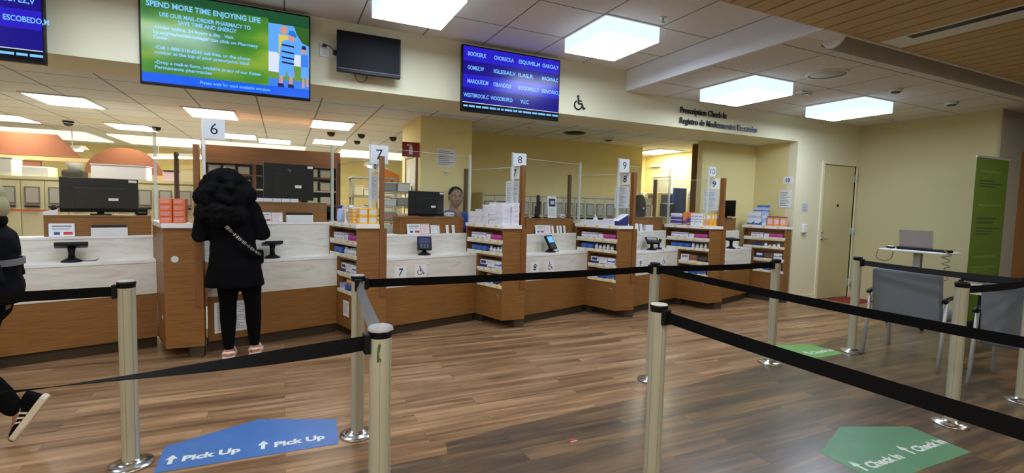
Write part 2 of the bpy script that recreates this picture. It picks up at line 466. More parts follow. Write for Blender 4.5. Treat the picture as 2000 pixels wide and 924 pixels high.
def lines(b, x0, x1, y0, y1, n, z, mt, mi, frac=0.35, seed=0):
    """Rows of small print too fine to read."""
    rr = random.Random(seed); st = (y1 - y0) / n
    for k in range(n):
        y = y1 - (k + 0.5) * st
        rect(b, x0, x0 + (x1 - x0) * rr.uniform(0.6, 1.0), y - st * frac / 2, y + st * frac / 2, z, mt, mi)
    return b
def at(x, y, z, rz=0.0):
    return Matrix.Translation((x, y, z)) @ Matrix.Rotation(rz, 4, 'Z')
def face_left(x, y, z):
    """Drawing plane facing -X: its x runs towards -Y, its y is up."""
    return Matrix.Translation((x, y, z)) @ Matrix.Rotation(-PI / 2, 4, 'Z') @ UP
def face_front(x, y, z):
    return Matrix.Translation((x, y, z)) @ UP

# ------------------------------------------------------------------ camera (1.4 m up, turned to the counters' far end)
H = 1.4
R = ((0.90626016, -0.42194471, 0.02559661), (-0.00449994, -0.07017827, -0.99752432), (0.42269643, 0.90390136, -0.0654985))
cd = bpy.data.cameras.new('camera'); cam = bpy.data.objects.new('camera', cd); C.objects.link(cam)
Rm = Matrix(R).transposed() @ Matrix(((1, 0, 0), (0, -1, 0), (0, 0, -1)))
cam.matrix_world = Matrix.Translation((0, 0, H)) @ Rm.to_4x4()
cd.sensor_width = 36.0; cd.lens = 954.0 / 2000.0 * 36.0; cd.clip_start = 0.02; cd.clip_end = 60
S.camera = cam

# ------------------------------------------------------------------ the room
FY = 4.95           # face of the soffit and of the door wall
ZU, ZL, ZP = 3.07, 2.82, 2.46     # hall ceiling, low hall ceiling, pharmacy ceiling
b = nb(); bx(b, -7, 13, -4, 14, -0.1, 0.0); struct('floor', b, 'floor_light', 'warm brown wood plank floor in front of the counters')
b = nb(); prism(b, [(-7, -4), (13, -4), (13, 4.0), (8.57, 3.98), (6.47, 3.51), (5.14, 3.23), (3.83, 2.96), (2.44, 2.785), (1.303, 2.713), (0.85, 2.66), (0.82, 2.535), (-7, 2.535)], -0.05, 0.0012)
struct('floor_waiting', b, 'floor_dark', 'darker grey-brown plank floor of the queue area')
b = nb(); bx(b, -8, 9, 5.75, 13.4, -0.05, 0.001); struct('floor_pharmacy', b, 'floor_vinyl')
b = nb(); bx(b, -7, 3.84, 2.5, FY + 0.02, ZU, ZU + 0.08); struct('ceiling', b, 'tiles_hall', 'grey tiled ceiling of the hall')
b = nb(); bx(b, 3.84, 13, 2.70, FY + 0.02, ZL, ZL + 0.08); struct('ceiling_low', b, 'tiles_low', 'lowered tiled ceiling by the door')
b = nb(); bx(b, 3.8, 3.84, 2.52, FY - 0.002, ZL - 0.002, ZU); struct('trim_1', b, 'beam_white', 'white step face between the two ceiling levels')
b = nb(); bx(b, 3.84, 13, 2.52, 2.71, ZL + 0.002, ZL + 0.05); struct('trim_2', b, 'beam_white')
# the slatted wood ceiling: boards run away from the camera, dark joints between them
b = nb(); WZ = 2.83; pitch = 0.172
bx(b, -7, 13, -4, 2.54, WZ + 0.035, WZ + 0.10, 1)
x = -7.0; k = 0
while x < 13:
    x1 = min(x + pitch - 0.02, 13)
    if x1 - x > 0.03:
        for (u0, u1) in ((x, x1),):
            if u1 > 4.50 and u0 < 4.80:      # the slot diffuser interrupts two boards
                if u0 < 4.50: bx(b, u0, 4.50, -4, 2.54, WZ, WZ + 0.03)
                if u1 > 4.80: bx(b, 4.80, u1, -4, 2.54, WZ, WZ + 0.03)
            else: bx(b, u0, u1, -4, 2.54, WZ, WZ + 0.03)
    x += pitch; k += 1
bx(b, 4.50, 4.80, 2.50, 2.54, WZ, WZ + 0.03)
struct('ceiling_wood', b, ['ceiling_wood', 'groove_dark'], 'slatted wood ceiling over the waiting area')
# rounded nosing where the wood ceiling meets the low ceiling
b = nb(); tube(b, [(4.12, 2.64, ZL + 0.035), (13, 2.64, ZL + 0.035)], 0.105, 20); ball(b, (4.12, 2.64, ZL + 0.035), (0.018, 0.105, 0.105), 1)
struct('trim_3', b, ['nosing_grey', 'white_plastic'], 'rounded grey nosing along the wood ceiling edge')
b = nb(); bx(b, 4.14, 13, 2.735, 2.748, ZL - 0.02, ZL + 0.01); struct('trim_4', b, 'groove_dark')
b = nb(); bx(b, -7, 7.05, FY, 5.55, ZP, ZU + 0.1); struct('wall_header', b, 'wall_cream', 'cream soffit above the pharmacy counters')
b = nb()
bx(b, 7.05, 7.70, FY, FY + 0.14, 0, ZU + 0.1); bx(b, 8.53, 8.60, FY, FY + 0.14, 0, ZU + 0.1); bx(b, 7.70, 8.53, FY, FY + 0.14, 2.16, ZU + 0.1)
struct('wall_front', b, 'wall_cream', 'cream wall around the door beside counter ten')
b = nb(); bx(b, 7.05, 7.15, FY + 0.14, 5.77, 0, ZP + 0.1); struct('wall_alcove', b, 'wall_niche')
b = nb(); bx(b, 5.87, 7.05, 5.67, 5.77, 0, ZP); struct('wall_niche', b, 'wall_niche')
b = nb(); bx(b, 8.57, 8.70, 3.2, FY, 0, ZL + 0.05); struct('wall_right', b, 'wall_right', 'cream side wall behind the laptop cart')
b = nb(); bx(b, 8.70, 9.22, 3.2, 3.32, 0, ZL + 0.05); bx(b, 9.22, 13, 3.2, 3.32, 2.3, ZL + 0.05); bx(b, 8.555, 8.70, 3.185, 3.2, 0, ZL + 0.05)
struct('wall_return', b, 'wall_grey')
b = nb(); bx(b, 9.22, 13, 3.22, 3.30, 0, 2.3); struct('door_2', b, 'door_wood', 'brown wood panelling at the right edge')
b = nb(); bx(b, -8, 9, 5.55, 14, ZP, ZP + 0.08); struct('ceiling_pharmacy', b, 'tiles_pharmacy', 'low tiled ceiling inside the pharmacy')
b = nb(); bx(b, 2.2, 5.72, 6.9, 7.02, 0, ZP); struct('wall_back', b, 'wall_yellow', 'yellow back wall of the pharmacy')
b = nb(); bx(b, 1.53, 2.2, 6.0, 7.02, 0, ZP); struct('wall_column', b, 'wall_yellow', 'yellow square column behind counter seven')
b = nb(); bx(b, 6.8, 6.9, 5.9, 8.1, 0, ZP); struct('wall_side', b, 'wall_yellow')
b = nb(); bx(b, 5.0, 6.9, 8.1, 8.2, 0, ZP); struct('wall_recess', b, 'wall_yellow')
b = nb(); bx(b, 6.08, 6.22, 6.0, 6.1, 0, ZP); struct('trim_5', b, 'column_brown')
b = nb(); bx(b, -8, 9, 13.4, 13.5, 0, ZP); struct('wall_far', b, 'wall_yellow', 'yellow far wall of the pharmacy')
b = nb(); bx(b, -8.1, -8, 4.95, 14, 0, ZP); struct('wall_left', b, 'wall_yellow')
b = nb(); bx(b, -7.1, -7, -4, 4.95, 0, 3.1); struct('wall_hall', b, 'wall_cream')
b = nb(); bx(b, -7, 13, -4.1, -4, 0, 3.1); struct('wall_rear', b, 'wall_cream')
b = nb(); bx(b, 13, 13.1, -4, 3.3, 0, 3.1); struct('wall_end', b, 'wall_cream')
b = nb(); bx(b, 8.555, 8.57, 3.2, FY - 0.001, 0, 0.1); struct('baseboard_right', b, 'wall_right')
b = nb(); bx(b, 7.06, 7.66, FY - 0.012, FY, 0, 0.1); struct('baseboard_front', b, 'wall_cream')
# door beside counter ten: frame, leaf, hinges, lever, peephole
d = thing('door_1', 'cream flush door with a lever handle beside counter ten', 'door', (7.70, FY, 0)); d['kind'] = 'structure'
b = nb(); bx(b, -0.05, 0.0, -0.02, 0.1, 0, 2.21); bx(b, 0.83, 0.855, -0.02, 0.1, 0, 2.21); bx(b, 0.0, 0.83, -0.02, 0.1, 2.165, 2.21)
obj('door_frame', b, 'wall_cream', d)
b = nb(); bx(b, 0.006, 0.824, 0.012, 0.055, 0.008, 2.155, bev=0.003); leaf = obj('door_leaf', b, 'door_cream', d)
b = nb(); lathe(b, [(0, 0), (0.03, 0), (0.03, 0.012), (0.012, 0.016), (0.012, 0.05), (0, 0.05)], mt=Matrix.Translation((0.065, 0.012, 0.985)) @ Matrix.Rotation(PI / 2, 4, 'X'))
tube(b, [(0.065, -0.034, 0.985), (0.10, -0.037, 0.985), (0.185, -0.030, 0.980)], [0.010, 0.010, 0.008], 10)
lathe(b, [(0, 0), (0.022, 0), (0.022, 0.012), (0, 0.012)], mt=Matrix.Translation((0.065, 0.012, 1.09)) @ Matrix.Rotation(PI / 2, 4, 'X'))
obj('door_handle', b, 'chrome', d)
b = nb(); lathe(b, [(0, 0), (0.024, 0), (0.024, 0.006), (0.014, 0.01), (0, 0.008)], mt=Matrix.Translation((0.43, 0.012, 1.515)) @ Matrix.Rotation(PI / 2, 4, 'X'), seg=20)
obj('peephole', b, 'black_dome', d)
for z in (0.25, 1.10, 1.96):
    b = nb(); tube(b, [(0.832, -0.026, z - 0.06), (0.832, -0.026, z + 0.06)], 0.011, 10); bx(b, 0.79, 0.832, -0.002, 0.013, z - 0.055, z + 0.055)
    obj('hinge', b, 'chair_metal', d)
o = obj('floor_mat', bx(nb(), 7.95, 8.54, 4.50, 4.93, 0, 0.008, bev=0.003), 'mat_red'); tag(o, 'dark red floor mat in the corner by the door', 'mat')
# ------------------------------------------------------------------ ceiling lights
def hall_light(x0, x1, y0, y1, zc, label, h=0.145):
    t = thing('ceiling_light', label, 'light', ((x0 + x1) / 2, (y0 + y1) / 2, zc), 0, 'glowing box lights on the hall ceiling')
    w, l = x1 - x0, y1 - y0
    b = nb(); bx(b, -w / 2 + 0.004, w / 2 - 0.004, -l / 2 + 0.004, l / 2 - 0.004, -h, -h + 0.006); obj('diffuser', b, 'lamp_hall', t)
    b = nb(); bx(b, -w / 2, w / 2, -l / 2, l / 2, -h + 0.004, -0.012, bev=0.004); obj('opal_side', b, 'lamp_side', t)
    b = nb(); bx(b, -w / 2 - 0.012, w / 2 + 0.012, -l / 2 - 0.012, l / 2 + 0.012, -0.012, 0.0); obj('frame', b, 'light_frame', t)
hall_light(0.67, 1.27, 3.62, 4.31, ZU, 'large glowing box light at the top above the blank tv')
hall_light(2.54, 3.14, 3.62, 4.31, ZU, 'glowing box light left of the white ceiling step')
hall_light(4.45, 5.06, 3.65, 4.39, ZL, 'glowing box light right of the white ceiling step')
hall_light(6.36, 6.96, 3.65, 4.39, ZL, 'farthest glowing box light, above the door corner')
hall_light(-1.22, -0.62, 3.62, 4.31, ZU, 'glowing box light above the green advert screen', )
hall_light(-3.1, -2.5, 3.62, 4.31, ZU, 'glowing box light farthest along the hall')
def troffer(x, y, label, w=0.52, l=0.72, lamp='lamp_pharmacy'):
    t = thing('recessed_light', label, 'light', (x, y, ZP), 0, 'recessed light panels in the pharmacy ceiling')
    b = nb(); bx(b, -w / 2, w / 2, -l / 2, l / 2, -0.010, -0.004); obj('diffuser', b, lamp, t)
    b = nb()
    for s in (-1, 1):
        bx(b, s * w / 2, s * (w / 2 + 0.025), -l / 2 - 0.025, l / 2 + 0.025, -0.016, 0.0); bx(b, -w / 2, w / 2, s * l / 2, s * (l / 2 + 0.025), -0.016, 0.0)
    obj('frame', b, 'light_frame', t)
TR = [(-2.26, 7.33, 'recessed light panel left of the advert screen, front row'), (-0.82, 7.33, 'recessed light panel right above the number six sign'),
      (0.62, 7.42, 'recessed light panel below the advert screen, its lower right'), (-3.6, 9.5, 'recessed light panel at the left picture edge'),
      (-2.15, 9.55, 'recessed light panel behind the ceiling camera on the left'), (-0.70, 9.75, 'recessed light panel just right of the number six sign'),
      (-0.15, 10.15, 'small recessed light panel two right of the number six sign'), (0.75, 9.6, 'recessed light panel behind the dome camera pair'),
      (-0.5, 12.0, 'farthest small recessed light panel over the wood shelving'), (6.35, 7.22, 'recessed light panel over the recess behind counter nine')]
for x, y, l in TR: troffer(x, y, l)
# pendant tubes deep in the pharmacy, then glowing panels that imitate the lit ceiling
def pendant(x, y, z, l, label, ang=0.0):
    t = thing('pendant_light', label, 'light', (x, y, z), ang, 'hanging tube lights deep in the pharmacy')
    b = nb(); prism(b, [(-0.09, 0.0), (0.09, 0.0), (0.03, 0.06), (-0.03, 0.06)], -l / 2, l / 2, mt=Matrix.Rotation(PI / 2, 4, 'X')); obj('shade', b, 'white_plastic', t)
    b = nb(); tube(b, [(0, -l / 2 + 0.03, -0.012), (0, l / 2 - 0.03, -0.012)], 0.022, 10); obj('tube', b, 'lamp_pendant', t)
    b = nb()
    for s in (-1, 1): tube(b, [(0, s * l * 0.35, 0.05), (0, s * l * 0.35, ZP - z)], 0.008, 6)
    obj('rod', b, 'white_plastic', t)
pendant(-3.6, 10.8, 2.12, 1.6, 'hanging tube light at far left of the pharmacy', 0.9)
pendant(-1.75, 10.9, 2.12, 1.4, 'hanging tube light behind the counter six glass posts', 0.9)
pendant(1.55, 9.3, 2.02, 0.9, 'hanging tube light left of the number seven sign', -0.5)
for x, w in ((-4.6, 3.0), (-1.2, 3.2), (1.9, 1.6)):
    t = thing('ceiling_glow_panel', {-4.6: 'long glowing panel imitating the lit ceiling at far left', -1.2: 'long glowing panel imitating the lit ceiling behind the number six sign', 1.9: 'long glowing panel imitating the lit ceiling behind the number seven sign'}[x], 'light', (x, 11.6, ZP), 0, 'glowing panels imitating the lit ceiling at the back of the pharmacy')
    b = nb(); bx(b, -w / 2, w / 2, -0.8, 0.8, -0.03, -0.004); obj('diffuser', b, 'ceiling_glow', t)
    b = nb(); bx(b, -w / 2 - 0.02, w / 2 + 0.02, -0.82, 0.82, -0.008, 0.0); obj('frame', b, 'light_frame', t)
# unseen area lights added under the wood ceiling to brighten the near queue area
def area_light(name, x, y, z, sx, sy, power, col=(1, 0.96, 0.9)):
    ld = bpy.data.lights.new(name, 'AREA'); ld.shape = 'RECTANGLE'; ld.size = sx; ld.size_y = sy; ld.energy = power; ld.color = col
    o = bpy.data.objects.new(name, ld); C.objects.link(o); o.location = (x, y, z)
    return o
for x, y, p in ((0.2, 0.3, 40), (-2.2, 0.6, 40), (2.6, -0.6, 26), (-4.5, 0.5, 40), (0.0, -2.2, 40), (5.4, -0.4, 26), (7.6, 1.2, 24)):
    area_light('fill_light', x, y, WZ - 0.01, 0.16, 0.16, p)
w = bpy.data.worlds.new('world'); S.world = w; w.use_nodes = True
w.node_tree.nodes['Background'].inputs[0].default_value = (1.0, 0.95, 0.86, 1); w.node_tree.nodes['Background'].inputs[1].default_value = 0.05
# ------------------------------------------------------------------ small ceiling fittings
def dome(x, y, z, r, label, group='black dome cameras on the pharmacy ceiling'):
    t = thing('dome_camera', label, 'camera', (x, y, z), 0, group)
    b = nb(); lathe(b, [(0, -0.012), (r * 0.9, -0.012), (r * 0.95, 0), (0, 0)], seg=20); obj('housing', b, 'white_plastic', t)
    b = nb(); lathe(b, [(0, -0.012 - r * 0.9), (r * 0.5, -0.012 - r * 0.75), (r * 0.75, -0.012 - r * 0.4), (r * 0.8, -0.012)], seg=20); obj('dome_cover', b, 'black_dome', t)
for x, y, r, l in ((-2.85, 9.3, 0.085, 'black dome camera at the left of the pharmacy ceiling'), (-1.78, 9.25, 0.075, 'black dome camera left of the number six sign'),
                (0.67, 8.2, 0.075, 'black dome camera leftmost of the ones near counter seven'), (1.12, 8.15, 0.075, 'upper black dome camera above the number seven sign'),
                (1.18, 9.1, 0.07, 'lower black dome camera above the number seven sign'), (1.63, 8.2, 0.075, 'black dome camera above the red extinguisher sign')):
    dome(x, y, ZP, r, l)
t = thing('ceiling_speaker', 'flat black ceiling speaker above counters eight and nine', 'speaker', (3.82, 6.12, ZP))
b = nb(); lathe(b, [(0, -0.02), (0.12, -0.02), (0.15, 0), (0, 0)], seg=24); obj('grille', b, 'black_plastic', t)
b = nb(); lathe(b, [(0.15, -0.006), (0.165, -0.006), (0.168, 0), (0.15, 0)], seg=24); obj('rim', b, 'grey_plastic', t)
t = thing('ceiling_speaker', 'round white ceiling speaker near the rounded nosing', 'speaker', (5.05, 3.28, ZL))
b = nb(); lathe(b, [(0, -0.006), (0.17, -0.006), (0.17, 0), (0, 0)], seg=32); obj('grille', b, 'paper_grey', t)
b = nb(); lathe(b, [(0.17, -0.012), (0.19, -0.010), (0.195, 0), (0.17, 0)], seg=32); obj('rim', b, 'white_plastic', t)
def smoke(x, y, z, label, r=0.07):
    t = thing('smoke_detector', label, 'detector', (x, y, z), 0, 'white round ceiling detectors')
    b = nb(); lathe(b, [(0, -0.045), (r * 0.55, -0.045), (r * 0.7, -0.03), (0, -0.03)], seg=20); obj('sensor_head', b, 'grey_plastic', t)
    b = nb(); lathe(b, [(0, -0.03), (r * 0.9, -0.03), (r, 0), (0, 0)], seg=20); obj('base', b, 'white_plastic', t)
smoke(6.32, 3.3, ZL, 'white ceiling detector to the right of the farthest box light')
smoke(7.6, 3.33, ZL, 'white ceiling detector nearest the green banner')
smoke(4.55, 6.3, ZP, 'white emergency lamp head above counter nine', 0.09)
def sprinkler(x, y, z, label):
    t = thing('sprinkler', label, 'sprinkler', (x, y, z), 0, 'small ceiling sprinklers')
    b = nb(); lathe(b, [(0, -0.006), (0.03, -0.006), (0.035, 0), (0, 0)], seg=16); obj('plate', b, 'white_plastic', t)
    b = nb(); tube(b, [(0, 0, -0.006), (0, 0, -0.04)], 0.008, 8); lathe(b, [(0, -0.046), (0.02, -0.044), (0.02, -0.04), (0, -0.038)], seg=12); obj('nozzle', b, 'chair_metal', t)
sprinkler(3.02, 3.45, ZU, 'small sprinkler at the corner of the box light by the ceiling step')
sprinkler(3.0, 5.95, ZP, 'small sprinkler under the purple name screen')
t = thing('motion_sensor', 'small white ceiling sensor between the two low box lights', 'sensor', (5.6, 3.9, ZL))
b = nb(); bx(b, -0.1, 0.1, -0.05, 0.05, -0.02, 0, bev=0.008); obj('body', b, 'white_plastic', t)
b = nb(); bx(b, 0.0, 0.09, -0.03, 0.03, -0.026, -0.02); obj('lens', b, 'black_dome', t)
# slot diffuser in the wood ceiling
t = thing('air_diffuser', 'long white slot air diffuser in the wood ceiling', 'vent', (4.65, 0, WZ))
b = nb(); bx(b, -0.148, -0.125, -3.5, 2.495, -0.006, 0.03); bx(b, -0.02, 0.148, -3.5, 2.495, -0.006, 0.03); bx(b, -0.125, -0.02, 2.32, 2.495, -0.006, 0.03); obj('frame', b, 'white_plastic', t)
b = nb(); bx(b, -0.125, -0.02, -3.5, 2.32, 0.0, 0.03); obj('slot', b, 'black_plastic', t)
# ------------------------------------------------------------------ saw-tooth service counters
BA = math.radians(17.0); BW = 1.17
def XR(k): return -0.62 + 1.556 * (k - 6)
def bayM(k): return at(XR(k), 5.03, 0, BA)
NUM = {5: 'five', 6: 'six', 7: 'seven', 8: 'eight', 9: 'nine', 10: 'ten'}
FT = {5: 1.025, 6: 1.16, 7: 1.04, 8: 1.04, 9: 1.075, 10: 1.075}      # top of the raised stone back
RT = {5: 1.21, 6: 1.365, 7: 1.235, 8: 1.235, 9: 1.27, 10: 1.27}      # top of the wooden riser
RX = {5: 0.43, 6: 0.28, 7: 0.30, 8: 0.29, 9: 0.02, 10: 0.02}
CW = {k: (BW if k < 10 else 1.12) for k in range(5, 11)}
for k in range(5, 11):
    w = CW[k]
    t = thing('service_counter', 'wood and pale stone service counter at window ' + NUM[k] if k > 5 else 'wood and pale stone service counter left of window six', 'counter', (XR(k), 5.03, 0), BA, 'stone-faced service counters')
    b = nb(); bx(b, 0.004, w, 0.0, 0.03, 0.105, 0.507); bx(b, 0.004, w, 0.03, 0.40 if k < 10 else 0.27, 0.105, 0.13); obj('front_panel', b, 'laminate', t)
    b = nb(); bx(b, 0.004, w, 0.055, 0.085, 0.0, 0.105); obj('toe_kick', b, 'toe_kick', t)
    b = nb(); bx(b, 0.004, w, -0.004, 0.03, 0.507, 0.79, bev=0.002); obj('stone_front', b, 'stone', t)
    b = nb(); bx(b, 0.004, w, -0.008, 0.225, 0.79, 0.82, bev=0.003); obj('ledge', b, 'stone_top', t)
    b = nb(); bx(b, 0.004, w, 0.20, 0.225, 0.82, FT[k] - 0.02); obj('stone_back', b, 'stone', t)
    dp = 0.42 if k < 10 else 0.285
    b = nb(); bx(b, 0.004, w, 0.195, dp, FT[k] - 0.02, FT[k], bev=0.002); obj('upper_ledge', b, 'stone_top', t)
    # wooden monitor riser
    RD = 0.41 if k < 10 else 0.28
    r = thing('monitor_riser', 'long wooden monitor riser behind the stone ledge of ' + ('window ' + NUM[k] if k > 5 else 'the counter left of window six'), 'riser', bayM(k) @ Vector((0, 0, FT[k])), BA, 'wooden monitor risers on the counters')
    b = nb(); bx(b, RX[k], w - 0.004, 0.262, 0.28, 0, RT[k] - FT[k] - 0.018, bev=0.002); obj('front_board', b, 'laminate', r)
    b = nb(); bx(b, RX[k], w - 0.004, 0.258, RD, RT[k] - FT[k] - 0.018, RT[k] - FT[k], bev=0.002); obj('top_board', b, 'laminate', r)
    b = nb(); bx(b, RX[k], RX[k] + 0.018, 0.28, RD, 0, RT[k] - FT[k] - 0.018); bx(b, w - 0.022, w - 0.004, 0.28, RD, 0, RT[k] - FT[k] - 0.018); obj('end_board', b, 'laminate', r)

# ------------------------------------------------------------------ display units between the counters
# local frame of unit j: origin at its front-left corner, x along the counters to its left, y away from the queue
def unitM(j):
    o = bayM(j - 1) @ Vector((BW + 0.005, -0.475, 0)); return at(o.x, o.y, 0, BA)
def loc_of(j, gx, gy):
    v = unitM(j).inverted() @ Vector((gx, gy, 0)); return (v.x, v.y)
UNIT = {6: 'left of window six', 7: 'between windows six and seven', 8: 'between windows seven and eight', 9: 'between windows eight and nine', 10: 'between windows nine and ten', 11: 'beside the door wall'}
UN = {}
for j in range(6, 12):
    t = thing('display_unit', 'wooden display unit ' + UNIT[j] + (' with open product shelves' if j > 6 else ' with a round white sticker'), 'display unit', unitM(j).to_translation(), BA, 'wooden display units between the counters')
    UN[j] = t
    if j < 11:
        B1 = loc_of(j, XR(j) - 0.012, 4.915); B2 = loc_of(j, XR(j) - 0.012, 5.02); B3 = (loc_of(j, XR(j) - 0.012, 5.02)[0], 0.70)
        Bp = loc_of(j, XR(j) - 0.082, 4.915); Bq = loc_of(j, XR(j) - 0.082, 5.02)
    else:
        B1 = loc_of(j, 6.985, 4.925); B2 = loc_of(j, 7.035, 5.0); B3 = loc_of(j, 7.035, 5.64); Bp, Bq = B1, B2
    hd = 0.455                       # depth of the open lower shelves; the counter's front meets the unit behind it
    # floor plinth
    b = nb(); prism(b, [(0.17, -0.02), (B1[0] - 0.004, B1[1] + 0.006), (B2[0] - 0.004, B2[1]), (B3[0] - 0.004, B3[1] - 0.02)] + [(0.05, B3[1] - 0.02), (0.05, 0.42), (0.17, 0.42)] if j < 11 else [(0.05, 0.06), (B1[0] - 0.004, B1[1] + 0.006), (B2[0] - 0.004, B2[1]), (B3[0] - 0.004, B3[1] - 0.02), (0.05, B3[1] - 0.02)], 0, 0.10)
    obj('plinth', b, 'toe_kick', t)
    b = nb(); prism(b, [(0, 0), B1, B2, B3, (0, B3[1])], 0.10, 0.45); obj('base_cabinet', b, 'laminate', t)
    # upper carcass: front board, right side, back, boards
    b = nb(); prism(b, [(0, 0), Bp, (Bp[0], Bp[1] + 0.022), (0.0, 0.022)], 0.45, 1.13); obj('front_board', b, 'laminate', t)
    b = nb()
    xs = Bp[0] - 0.004
    prism(b, [(xs - 0.03, Bp[1] + 0.03), (xs, Bp[1] + 0.022), (xs, B3[1]), (xs - 0.03, B3[1])], 0.45, 1.13)
    bx(b, 0, xs - 0.03, hd, B3[1], 0.45, 0.80); bx(b, 0, xs - 0.03, B3[1] - 0.02, B3[1], 0.80, 1.13)
    obj('carcass', b, 'laminate', t)
    for z, y1, m, nm in ((0.615, hd, 'shelf_white', 'shelf'), (0.80, B3[1] - 0.02, 'laminate', 'middle_board'), (0.945, B3[1] - 0.02, 'shelf_white', 'shelf'), (1.112, B3[1] - 0.02, 'laminate', 'top_board')):
        b = nb(); bx(b, 0.004, xs - 0.034, 0.023, y1 - 0.001, z, z + 0.018); obj(nm, b, m, t)
    if j == 6:
        b = nb(); bx(b, -0.004, 0.004, 0.0, B3[1], 0.45, 1.13); obj('side_panel', b, 'laminate', t)
    # price rails along the shelf edges, with yellow tickets
    for z, y1 in ((0.452, hd), (0.633, hd), (0.821, min(B3[1] - 0.02, 0.655)), (0.963, min(B3[1] - 0.02, 0.655))) if j > 6 else ():
        b = nb(); bx(b, -0.010, 0.002, 0.01, y1, z, z + 0.036, bev=0.002)
        n = 4 if y1 > 0.5 else 3
        for q in range(n): bx(b, -0.0112, -0.010, 0.06 + (y1 - 0.1) * q / n, 0.10 + (y1 - 0.1) * q / n, z + 0.006, z + 0.03, 1)
        obj('price_rail', b, ['shelf_white', 'price_yellow'], t)
    # pale counter slab
    xe = (Bp[0] - 0.006) if j < 11 else B1[0]
    b = nb(); prism(b, [(-0.016, -0.012), (xe, Bp[1] - 0.016), (xe, B3[1] + 0.01), (0.0, B3[1] + 0.01), (0.0, 0.655), (-0.016, 0.655)], 1.13, 1.17)
    o = obj('slab', b, 'stone_top', t)
    for q in range(3):
        b = nb(); bx(b, -0.0175, -0.016, 0.10 + 0.2 * q, 0.14 + 0.2 * q, 1.138, 1.162); obj('price_ticket', b, 'price_yellow', t)
    b = nb(); 
    rr = [(0.0, 0.13, 0.37), (0.0, 0.13, 0.30)]
    tube(b, [(-0.006, 0.10, 0.375), (-0.010, 0.06, 0.375), (-0.010, 0.06, 0.335)], 0.0035, 6); obj('pull_ring', b, 'chair_metal', t)
# sticker and paper on two units
o = obj('sticker', disc(nb(), 0, 0, 0.028, 0, unitM(6) @ Matrix.Rotation(math.atan2(loc_of(6, XR(6) - 0.012, 4.915)[1], loc_of(6, XR(6) - 0.012, 4.915)[0]), 4, 'Z') @ face_front(0.075, -0.0015, 0.865)), 'paper_grey', normals=False)
tag(o, 'round white sticker on the wooden unit left of window six', 'sticker')
t = thing('notice', 'small white paper taped low on the unit between windows six and seven', 'notice', unitM(7) @ Vector((-0.002, 0.25, 0.22)), BA)
b = nb(); rect(b, -0.07, 0.07, 0, 0.16, 0.001, Matrix.Rotation(-PI / 2, 4, 'Z') @ UP); obj('sheet', b, 'paper', t, normals=False)
b = nb(); lines(b, -0.055, 0.055, 0.03, 0.14, 7, 0.002, Matrix.Rotation(-PI / 2, 4, 'Z') @ UP, 0); obj('print', b, 'ink_grey', t, normals=False)

# ------------------------------------------------------------------ goods
def carton(name, label, group, m, base, dims, cols, style='band', rz=0.0):
    """A closed box standing at base (its lower centre, in frame m): body, side labels and a lid seam. dims = x, y, z."""
    w, d, h = dims
    body, acc = cols
    b = nb(); bx(b, -w / 2, w / 2, -d / 2, d / 2, 0, h, bev=min(0.003, h * 0.08))
    e = 0.0006
    L = face_left(-w / 2 - e, 0, 0); F = face_front(0, -d / 2 - e, 0)
    for P, s in ((L, d), (F, w)):
        if style == 'band': rect(b, -s / 2 * 0.96, s / 2 * 0.96, h * 0.12, h * 0.36, 0, P, 1)
        elif style == 'panel': rect(b, -s * 0.36, s * 0.36, h * 0.22, h * 0.80, 0, P, 1)
        elif style == 'stripe': rect(b, -s / 2 * 0.96, s / 2 * 0.96, h * 0.74, h * 0.94, 0, P, 1); rect(b, -s * 0.3, s * 0.12, h * 0.25, h * 0.5, 0, P, 1)
        elif style == 'swoosh': flat(b, [(-s * 0.48, h * 0.1), (s * 0.48, h * 0.1), (s * 0.48, h * 0.62), (0, h * 0.30), (-s * 0.48, h * 0.42)], 0, P, 1)
        elif style == 'print': lines(b, -s * 0.4, s * 0.4, h * 0.2, h * 0.85, 3, 0, P, 1, 0.3)
    rect(b, -w / 2 * 0.9, w / 2 * 0.9, -d * 0.02, d * 0.02, h + e, None, 1)
    rot = m.to_euler().z + rz
    o = obj(name, b, [body, acc], None, m @ Vector(base), rot, normals=False)
    return tag(o, label, 'box', group)
def bottle(name, label, group, m, base, r, h, body, cap, lab='paper'):
    p = m @ Vector(base)
    t = thing(name, label, 'bottle', p, m.to_euler().z, group)
    b = nb(); lathe(b, [(0, 0), (r * 0.92, 0), (r, 0.004), (r, h * 0.68), (r * 0.86, h * 0.76), (r * 0.5, h * 0.82), (r * 0.5, h * 0.84), (0, h * 0.84)], seg=16)
    obj('bottle_body', b, body, t)
    b = nb(); lathe(b, [(0, h * 0.84), (r * 0.66, h * 0.84), (r * 0.66, h * 0.99), (r * 0.6, h), (0, h)], seg=16); obj('bottle_cap', b, cap, t)
    b = nb(); lathe(b, [(r * 1.01, h * 0.16), (r * 1.01, h * 0.58)], seg=16); obj('wrap', b, lab, t)
    return t
